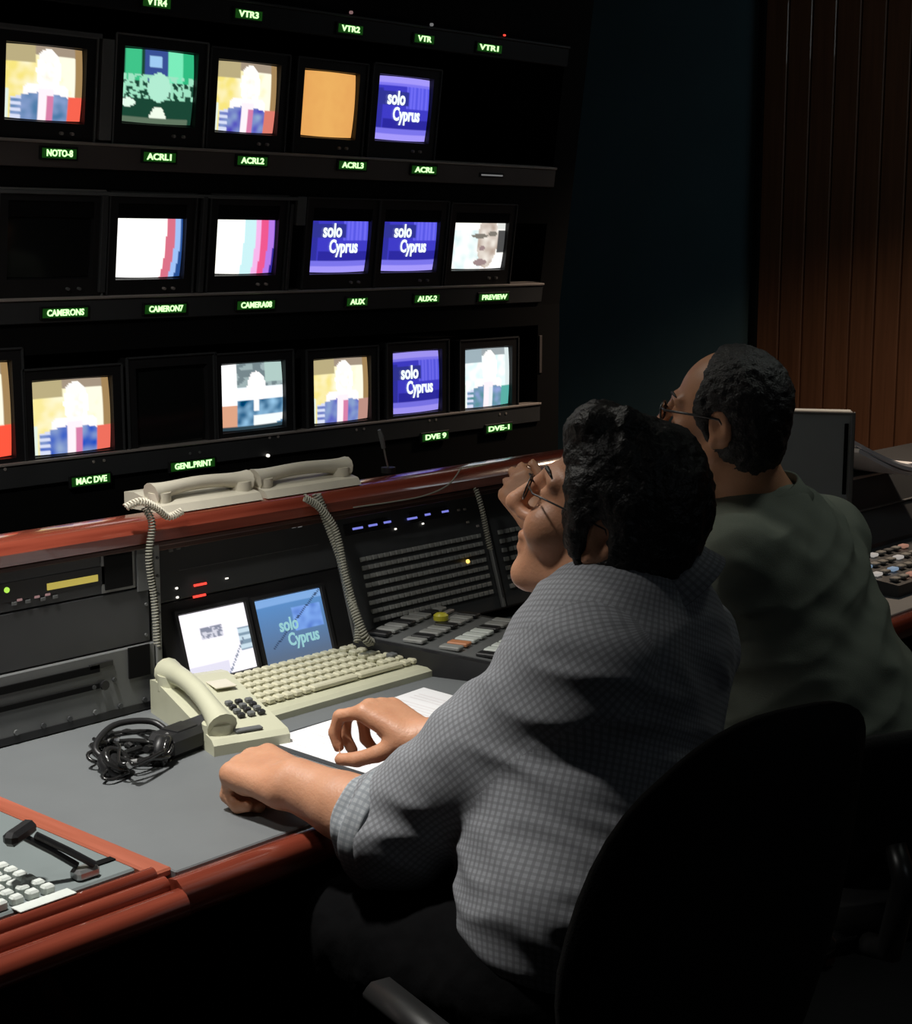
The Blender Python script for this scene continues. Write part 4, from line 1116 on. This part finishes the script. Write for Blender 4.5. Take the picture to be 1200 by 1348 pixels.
# ================= nearer man
s = 1.12
H = HeadF(atD(800, 688, 2.22), 113, 20, s)
A = dict(neck=atD(862, 800, 2.24), shL=atD(790, 885, 2.10), shR=atD(885, 855, 2.36), chest=atD(798, 930, 2.24), belly=atD(775, 1095, 2.20), pelvis=atD(775, 1240, 2.16))
A['elL'] = atD(520, 1092, 2.26); A['wrL'] = atZ(388, 1032, .812); A['elR'] = atD(690, 985, 2.42); A['wrR'] = atZ(560, 972, .845)
pA = person('person', 'man in grey checked shirt with rolled sleeves, seated nearest, looking up at the screens', Vector((A['pelvis'].x, A['pelvis'].y, FLOOR)))
# legs run under the desk
fdir = Vector((.22, 1, 0)).normalized(); ldir = Vector((-1, .22, 0)).normalized()
legs = []
for sd in (1, -1):
    hp = A['pelvis']+ldir*sd*.10-Vector((0, 0, .03)); kn = hp+fdir*.46+ldir*sd*.07+Vector((0, 0, -.06)); an = kn+fdir*.06+Vector((0, 0, -(kn.z-FLOOR-.10))); legs.append((hp, kn, an))
lo = Vector((1.15, .85, FLOOR)); hi = Vector((2.25, 2.15, 1.55))
F = Field(lo, hi, .0048)
torso(F, A['shL'], A['shR'], A['chest'], A['belly'], A['pelvis'], s*.93)
head(F, H, A['neck']); F.cap(A['neck'], A['chest'], .06*s, .08*s, .04)
F.chain([A['shL'], A['elL'], A['wrL']], [.055*s, .047*s, .035*s], .02); F.cap(A['elL'].lerp(A['wrL'], .25), A['elL'].lerp(A['wrL'], .5), .046*s, .040*s, .02)
F.chain([A['shR'], A['elR'], A['wrR']], [.055*s, .045*s, .029*s], .02); F.cap(A['elR'].lerp(A['wrR'], .25), A['elR'].lerp(A['wrR'], .5), .045*s, .040*s, .02)
for hp, kn, an in legs: F.chain([hp, kn, an], [.078*s, .055*s, .040*s], .03)
kL = atZ(325, 1003, .818)
hand(F, A['wrL'], kL-A['wrL'], (-.1, -.25, 1), 1, [(62, 82, 50), (66, 84, 50), (70, 84, 50), (72, 82, 45)], ((38, 20, 5), (16, 10, 5)), s*1.22, spread=.04)
kR = atZ(498, 932, .880)
tipsA = hand(F, A['wrR'], kR-A['wrR'], (.05, -.1, 1), -1, [(38, 55, 35), (48, 60, 40), (60, 62, 40), (62, 62, 40)], ((28, 14, 5), (48, 42, 30)), s*1.02, spread=.08)
body = sub(F, 'body', 'skinA', pA, 2)
# shirt
F = Field(Vector((1.2, .85, .5)), Vector((2.25, 1.95, 1.4)), .0055)
torso(F, A['shL'], A['shR'], A['chest'], A['belly'], A['pelvis']+Vector((0, 0, .03)), s, .012)
F.cap(A['neck']+Vector((0, 0, -.035)), A['chest'], .072*s, .10*s, .05)
F.chain([A['shL'], A['shL'].lerp(A['elL'], .5), A['elL'], A['elL'].lerp(A['wrL'], .06)], [.084*s, .080*s, .070*s, .060*s], .03)
F.chain([A['shR'], A['elR'], A['elR'].lerp(A['wrR'], .42)], [.080*s, .066*s, .056*s], .03)
F.plane_cut((0, 0, A['pelvis'].z-.005), (0.0, -.25*0, -1))
hb = A['pelvis'].z
a1, a2, a3 = V3(A['shL']), V3(A['elL']), V3(A['belly'])
def foldsA(v):
    # drag lines run across the sleeve and fan out from the armpit
    T = (a2-a1)/np.linalg.norm(a2-a1); t = (v-a1)@T
    d1 = np.array([noise.noise(Vector((x*7+3*z, y*7, z*17+x*5))) for x, y, z in v]); d2 = np.array([noise.noise(Vector((x*19, y*12-z*5, z*19+x*9))) for x, y, z in v])
    r = 1-np.abs(d1)*2.6
    return np.clip(r, -.6, .8)*.0050+d2*.0022
S_ = sub(F, 'shirt', 'shirtA', pA, 2, foldsA, [(A['pelvis'], (A['shL']+A['shR'])/2, .17, (0, 1, 0)), (A['shL'], A['elL'], .085, (0, 0, -1)), (A['shR'], A['elR'], .085, (0, 0, -1)), (A['elL'], A['wrL'], .06, (0, 0, -1))])
# rolled cuffs, open collar
def cuff(name, a, b, r1, r2, m, T, wob=.004, bones=True):
    a, b = Vector(a), Vector(b); D = (b-a); n1 = 26; N = D.orthogonal().normalized(); B = D.normalized().cross(N); vs = []; fs = []
    prof = [(0, r1*.86), (.02, r1), (.25, r1*1.05), (.5, r1*1.03), (.52, r1*.98), (.60, r2*1.07), (.85, r2*1.09), (1, r2*1.03), (1.0, r2*.92), (.8, r2*.88)]
    for t, r in prof:
        for j in range(n1):
            an = 2*math.pi*j/n1; rr = r+wob*noise.noise(Vector((math.cos(an)*2, math.sin(an)*2, t*6)))*2
            vs.append(a+D*t+(N*math.cos(an)+B*math.sin(an))*rr-T.location)
    fs = [(i*n1+j, i*n1+(j+1) % n1, (i+1)*n1+(j+1) % n1, (i+1)*n1+j) for i in range(len(prof)-1) for j in range(n1)]
    mb = MB(); mb.add(vs, fs); o = mb.build(name, m, T, smooth=True)
    v = np.array([list(x+T.location) for x in vs]); 
    md = o.modifiers.new('sub', 'SUBSURF'); md.levels = md.render_levels = 2
    cloth_uv(o, v, np.array([list(p.vertices) for p in o.data.polygons]), [(a, b, r1, (0, 0, -1))])
    return o
cuff('rolled_cuff', A['elL'].lerp(A['wrL'], -.02), A['elL'].lerp(A['wrL'], .34), .078*s, .060*s, 'cuffA', pA, .007)
cuff('rolled_cuff', A['elR'].lerp(A['wrR'], .30), A['elR'].lerp(A['wrR'], .50), .060*s, .052*s, 'cuffA', pA)
cn = A['neck']; ax_ = (H.p(-.02, 0, -.06)-cn).normalized()
def collar(name, c, axv, r, h, m, T, fwd, tilt=.35):
    c = Vector(c); Z = (Vector(axv)+Vector((0, 0, .6))).normalized(); X = (Vector(fwd)-Z*Vector(fwd).dot(Z)).normalized(); Y = Z.cross(X); vs = []; n1 = 40
    for k, (rr, zz) in enumerate(((r*1.00, -.01), (r*.98, h*.55), (r*1.0, h), (r*1.06, h*1.02), (r*1.16, h*.45), (r*1.30, -.004))):
        for j in range(n1+1):
            a = R(24)+(2*math.pi-R(48))*j/n1; front = max(0, math.cos(a))
            vs.append(c+(X*math.cos(a)*1.05+Y*math.sin(a))*rr*(1+.12*front)+Z*(zz-.030*front*(1 if k < 4 else 1.4))-T.location)
    fs = [(i*(n1+1)+j, i*(n1+1)+j+1, (i+1)*(n1+1)+j+1, (i+1)*(n1+1)+j) for i in range(5) for j in range(n1)]
    mb = MB(); mb.add(vs, fs); o = mb.build(name, m, T, smooth=True)
    cloth_uv(o, np.array([list(x+T.location) for x in vs]), np.array([list(p.vertices) for p in o.data.polygons]), [(c-Z*.05, c+Z*.1, r, tuple(-X))])
    md = o.modifiers.new('solid', 'SOLIDIFY'); md.thickness = .003
    return o
collar('collar', A['neck']+Vector((0, 0, .012)), ax_, .074*s, .040*s, 'shirtA', pA, H.f)
# trousers, belt, shoes
F = Field(Vector((1.1, .85, FLOOR+.06)), Vector((2.1, 2.0, .85)), .009)
F.ell(A['pelvis']+Vector((0, 0, -.035)), [.185*s, .15*s, .115*s], ldir, fdir, (0, 0, 1), k=.04)
for hp, kn, an in legs: F.chain([hp, kn, an], [.095*s, .074*s, .062*s], .04)
sub(F, 'trousers', 'trous', pA, 2, lambda v: hair_noise(v, 14, .006))
def shoe(T, an, fd, m='shoe'):
    F = Field(Vector((an.x-.25, an.y-.25, FLOOR-.02)), Vector((an.x+.25, an.y+.35, FLOOR+.16)), .007)
    F.ell(Vector((an.x, an.y, FLOOR+.045)), [.05, .06, .045], k=.02); F.cap(Vector((an.x, an.y, FLOOR+.04)), Vector((an.x, an.y, FLOOR+.04))+fd*.19, .042, .034, .03)
    F.cap(Vector((an.x, an.y, FLOOR+.05)), Vector((an.x, an.y, FLOOR+.12)), .045, .042, .02); F.plane_cut((0, 0, FLOOR+.003), (0, 0, -1))
    sub(F, 'shoe', m, T, 1)
for hp, kn, an in legs: shoe(pA, an, fdir)
# hair: bushy, over the ears and down to the collar, with a forelock
F = Field(H.p(0, 0, 0)-Vector((.26, .26, .26)), H.p(0, 0, 0)+Vector((.26, .26, .26)), .0042)
axk = dict(X=H.f, Y=H.l, Z=H.u)
F.ell(H.p(-.014, 0, .050), [.106*s, .094*s, .094*s], k=.02, **axk)
F.ell(H.p(-.030, 0, -.015), [.088*s, .090*s, .100*s], k=.03, **axk)
F.ell(H.p(-.050, 0, -.078), [.056*s, .070*s, .065*s], k=.03, **axk)
for y in (-1, 1): F.cap(H.p(.025, y*.072, .045), H.p(.006, y*.080, -.015), .020*s, .013*s, .02)
F.cap(H.p(.055, -.04, .108), H.p(.055, .04, .110), .026*s, .026*s, .02); F.cap(H.p(.02, .03, .128), H.p(.074, .02, .102), .022*s, .014*s, .02)
F.ell(H.p(.105, 0, -.005), [.082*s, .10*s, .092*s], k=.012, cut=True, **axk)
F.ell(H.p(.040, 0, -.095), [.075*s, .11*s, .085*s], k=.012, cut=True, **axk)
for y in (-1, 1): F.ell(H.p(-.004, y*.100, -.012), [.024*s, .024*s, .034*s], k=.01, cut=True, **axk)
sub(F, 'hair', 'hairA', pA, 1, lambda v: hair_noise(v, 15, .008, 2, (1, 1, .5))+hair_noise(v, 60, .0035, 5))
# glasses with thin rims
def glasses(T, H, rim, y0=.032, lens=True, temple_m='frame'):
    g = MB(); s = H.s
    g0 = []
    for y in (-1, 1):
        pts = [H.p(.108-.35*abs(y*y0+.021*math.cos(a)*y)*.4, y*y0+.021*math.cos(a), .010+.016*math.sin(a)) for a in [2*math.pi*i/24 for i in range(25)]]
        g.tube([p-T.location for p in pts], rim*s, 6)
        g.tube([p-T.location for p in (H.p(.098, y*.053, .016), H.p(.085, y*.078, .016), H.p(.02, y*.083, .014), H.p(-.014, y*.084, .012), H.p(-.032, y*.082, -.010))], rim*s*1.1, 6)
    g.tube([p-T.location for p in (H.p(.104, -.012, .014), H.p(.115, 0, .018), H.p(.104, .012, .014))], rim*s, 6)
    o = g.build('glasses', temple_m, T, smooth=True)
    for y in (-1, 1):
        c = H.p(.1035, y*y0, .010)-T.location; vs = [c]
        for i in range(24):
            a = 2*math.pi*i/24; vs.append(H.p(.108-.14*abs(y*y0+.021*math.cos(a)*y), y*y0+.020*math.cos(a), .010+.015*math.sin(a))-T.location)
        l_ = MB().add(vs, [(0, i+1, (i+1) % 24+1) for i in range(24)]).build('lens', 'lens', o, smooth=True)
glasses(pA, H, .0011)

# ================= second man
H2 = HeadF(atD(955, 554, 2.95), 105, 4, 1.07)
B = dict(neck=atD(1000, 672, 3.0), shL=atD(965, 752, 2.86), shR=atD(1075, 715, 3.18), chest=atD(1030, 810, 3.02), belly=atD(1072, 925, 3.0), pelvis=atD(1105, 1025, 2.98))
B['elL'] = atD(800, 850, 2.98); B['wrL'] = atD(706, 682, 3.02); B['elR'] = atD(1000, 880, 3.42); B['wrR'] = atD(900, 905, 3.60)
pB = person('person', 'balding man in olive grey shirt and dark rimmed glasses, seated behind the checked shirt', Vector((B['pelvis'].x, B['pelvis'].y, FLOOR)))
fdir = Vector((.05, 1, 0)).normalized(); ldir = Vector((-1, .05, 0)).normalized(); legs = []
for sd in (1, -1):
    hp = B['pelvis']+ldir*sd*.10-Vector((0, 0, .03)); kn = hp+fdir*.46+ldir*sd*.07+Vector((0, 0, -.04)); an = kn+fdir*.04+Vector((0, 0, -(kn.z-FLOOR-.10))); legs.append((hp, kn, an))
F = Field(Vector((1.85, .85, FLOOR)), Vector((3.1, 2.35, 1.62)), .0055)
torso(F, B['shL'], B['shR'], B['chest'], B['belly'], B['pelvis'], s*.93)
head(F, H2, B['neck']); F.cap(B['neck'], B['chest'], .06*s, .08*s, .04)
for sd in 'LR': F.chain([B['sh'+sd], B['el'+sd], B['wr'+sd]], [.055*s, .044*s, .029*s], .02)
for hp, kn, an in legs: F.chain([hp, kn, an], [.078*s, .055*s, .040*s], .03)
kB = atD(680, 642, 3.04)
hand(F, B['wrL'], kB-B['wrL'], (-.75, -.35, .45), 1, [(45, 65, 40), (50, 68, 42), (55, 70, 42), (60, 70, 40)], ((30, 15, 5), (15, 10, 5)), s*.85, spread=.04)
hand(F, B['wrR'], (-.2, 1, -.1), (0, 0, 1), -1, [(15, 20, 10)]*4, ((40, 25, 15), (10, 10, 10)), s)
sub(F, 'body', 'skinB', pB, 2)
F = Field(Vector((1.9, .85, .45)), Vector((3.15, 2.2, 1.5)), .007)
torso(F, B['shL'], B['shR'], B['chest'], B['belly'], B['pelvis']+Vector((0, 0, .03)), s*1.06, .016)
F.cap(B['neck']+Vector((0, 0, -.03)), B['chest'], .075*s, .11*s, .06)
F.chain([B['shL'], B['elL']], [.084*s, .070*s], .03); F.chain([B['elL'], B['elL'].lerp(B['wrL'], .55)], [.066*s, .050*s], .03)
F.chain([B['shR'], B['elR'], B['elR'].lerp(B['wrR'], .8)], [.080*s, .066*s, .050*s], .03)
F.plane_cut((0, 0, B['pelvis'].z-.06), (0, 0, -1))
def foldsB(v):
    d1 = np.array([noise.noise(Vector((x*6-2*z, y*6, z*15-x*6+4))) for x, y, z in v]); d2 = np.array([noise.noise(Vector((x*14, y*14-z*8, z*22+x*10))) for x, y, z in v])
    return np.clip(1-np.abs(d1)*2.6, -1, 1)*.008+d2*.005
sub(F, 'shirt', 'shirtB', pB, 2, foldsB)
collar('collar', B['neck']+Vector((0, 0, .010)), (H2.p(-.02, 0, -.06)-B['neck']).normalized(), .066*s, .032*s, 'shirtB', pB, H2.f)
st = [atD(1050, 640, 2.80), atD(1080, 672, 2.80), atD(1105, 700, 2.82), atD(1135, 728, 2.86)]
F = Field(Vector((2.0, .8, FLOOR+.06)), Vector((3.0, 2.0, .85)), .009)
F.ell(B['pelvis']+Vector((0, 0, -.035)), [.185*s, .15*s, .115*s], ldir, fdir, (0, 0, 1), k=.04)
for hp, kn, an in legs: F.chain([hp, kn, an], [.095*s, .074*s, .062*s], .04)
sub(F, 'trousers', 'trous', pB, 2, lambda v: hair_noise(v, 14, .006))
for hp, kn, an in legs: shoe(pB, an, fdir)
# short hair round a bald forehead
F = Field(H2.p(0, 0, 0)-Vector((.2, .2, .2)), H2.p(0, 0, 0)+Vector((.2, .2, .2)), .004)
axk = dict(X=H2.f, Y=H2.l, Z=H2.u)
F.ell(H2.p(-.012, 0, .037), [.098*s, .0815*s, .092*s], k=.02, **axk); F.ell(H2.p(-.030, 0, -.010), [.074*s, .076*s, .082*s], k=.02, **axk)
F.cap(H2.p(-.05, 0, -.045), H2.p(-.045, 0, -.065), .042*s, .036*s, .03)
for y in (-1, 1): F.cap(H2.p(.020, y*.066, .035), H2.p(.006, y*.073, -.012), .014*s, .010*s, .02)
F.ell(H2.p(.112, 0, .055), [.104*s, .100*s, .115*s], k=.012, cut=True, **axk)
F.ell(H2.p(.060, 0, -.060), [.066*s, .11*s, .085*s], k=.012, cut=True, **axk)
for y in (-1, 1): F.ell(H2.p(-.010, y*.100, -.008), [.026*s, .024*s, .036*s], k=.01, cut=True, **axk)
sub(F, 'hair', 'hairB', pB, 1, lambda v: hair_noise(v, 60, .003, 2)+hair_noise(v, 120, .0015, 5))
glasses(pB, H2, .0020)
for Hh, T in ((H, pA), (H2, pB)):
    b = MB()
    for z, x, r_ in ((-.056, .0950, .0055), (-.068, .0915, .0056)):
        b.tube([Hh.p(x-.004, -.018, z-.003)-T.location, Hh.p(x, 0, z)-T.location, Hh.p(x-.004, .018, z-.003)-T.location], [r_*.5*s, r_*s, r_*.5*s], 8)
    b.build('lips', 'lip', T, smooth=True)
    b = MB()
    for y in (-1, 1): b.tube([Hh.p(.093, y*.014, .036)-T.location, Hh.p(.089, y*.034, .042)-T.location, Hh.p(.074, y*.052, .036)-T.location], [.0020*s, .0030*s, .0012*s], 6)
    b.build('eyebrows', 'hairA', T, smooth=True)

# ================= office chairs
def office_chair(label, P, face, zs, bw, bh, z_top, lean=12, zoff=0, arms=True):
    """P seat centre on the floor plan, face = azimuth of the sitter"""
    t = thing('office_chair', label, 'chair', loc=(P[0], P[1], FLOOR), rz=R(face-90))
    z = zs-FLOOR
    c = MB(); c.box((0, 0, z-.035), (.50, .48, .08), .030); smooth_by_angle(c.build('seat', 'chair', t), 60)
    top = z_top-FLOOR; b0 = top-bh; vs = []; nu, nv = 14, 14
    for side in (0, 1):
        for j in range(nv+1):
            for i in range(nu+1):
                x = i/nu*2-1; y = j/nv*2-1; q = (abs(x)**2.7+abs(y)**2.7)**(1/2.7); m_ = max(abs(x), abs(y)); k = m_/q if q > 1e-6 else 1
                X, Y = x*k*bw/2*(1-.10*max(0, y)-.30*max(0, -y)**1.5), y*k*bh/2
                th = .030*(1-m_**6)+.006
                dep = -.235+.045*x*x*k-(Y+bh/2)*math.tan(R(lean))*1.0+.03*math.sin((y+1)*1.6)
                vs.append((X, dep+(th if side else -th), b0+bh/2+Y))
    n1 = (nu+1)*(nv+1); g = lambda s_, i, j: s_*n1+j*(nu+1)+i; fs = []
    for s_ in (0, 1):
        for j in range(nv):
            for i in range(nu): fs.append((g(s_, i, j), g(s_, i+1, j), g(s_, i+1, j+1), g(s_, i, j+1)))
    for i in range(nu): fs += [(g(0, i, 0), g(0, i+1, 0), g(1, i+1, 0), g(1, i, 0)), (g(0, i, nv), g(0, i+1, nv), g(1, i+1, nv), g(1, i, nv))]
    for j in range(nv): fs += [(g(0, 0, j), g(0, 0, j+1), g(1, 0, j+1), g(1, 0, j)), (g(0, nu, j), g(0, nu, j+1), g(1, nu, j+1), g(1, nu, j))]
    MB().add(vs, fs).build('backrest', 'chair', t, smooth=True)
    MB().tube([(0, -.18, z-.06), (0, -.30, z-.03), (0, -.33, z+.10), (0, -.30, b0+bh*.3)], [.022, .024, .022, .018], 10).build('back_bracket', 'chairp', t, smooth=True)
    if arms:
        for sx in (-1, 1):
            MB().tube(spline([(sx*.22, -.03, z-.06), (sx*.28, -.03, z-.02), (sx*.29, -.02, z+.08), (sx*.28, -.03, z+.145)]), .014, 8).build('armrest_post', 'chairp', t, smooth=True)
            a = MB().box((sx*.28, -.04, z+.16), (.05, .22, .03), .012); smooth_by_angle(a.build('armrest', 'chairp', t), 60)
    MB().tube([(0, 0, z-.07), (0, 0, .16)], [.030, .026], 14).build('gas_lift', 'chairp', t, smooth=True)
    MB().cyl((0, 0, z-.085), .07, .03).build('tilt_mechanism', 'chairp', t)
    for k in range(5):
        a = R(72*k+20); e = Vector((math.cos(a), math.sin(a), 0))
        leg = MB().tube([e*.02+Vector((0, 0, .115)), e*.16+Vector((0, 0, .105)), e*.29+Vector((0, 0, .075))], [.028, .022, .016], 8).build('leg', 'chairp', t, smooth=True)
        w_ = MB(); w_.cyl((e.x*.29-e.y*.014, e.y*.29+e.x*.014, .030), .029, .018, 'x' if abs(e.y) > .7 else 'y', 14); w_.cyl((e.x*.29+e.y*.014, e.y*.29-e.x*.014, .030), .029, .018, 'x' if abs(e.y) > .7 else 'y', 14)
        w_.build('caster', 'chairp', leg)
    return t
office_chair('black high backed office chair under the man in checked shirt', (1.575, 1.195), 74, A['pelvis'].z-.15, .42, .62, 1.11)
office_chair('black office chair under the balding man in olive shirt', (2.47, 1.43), 66, B['pelvis'].z-.15, .44, .27, .81)
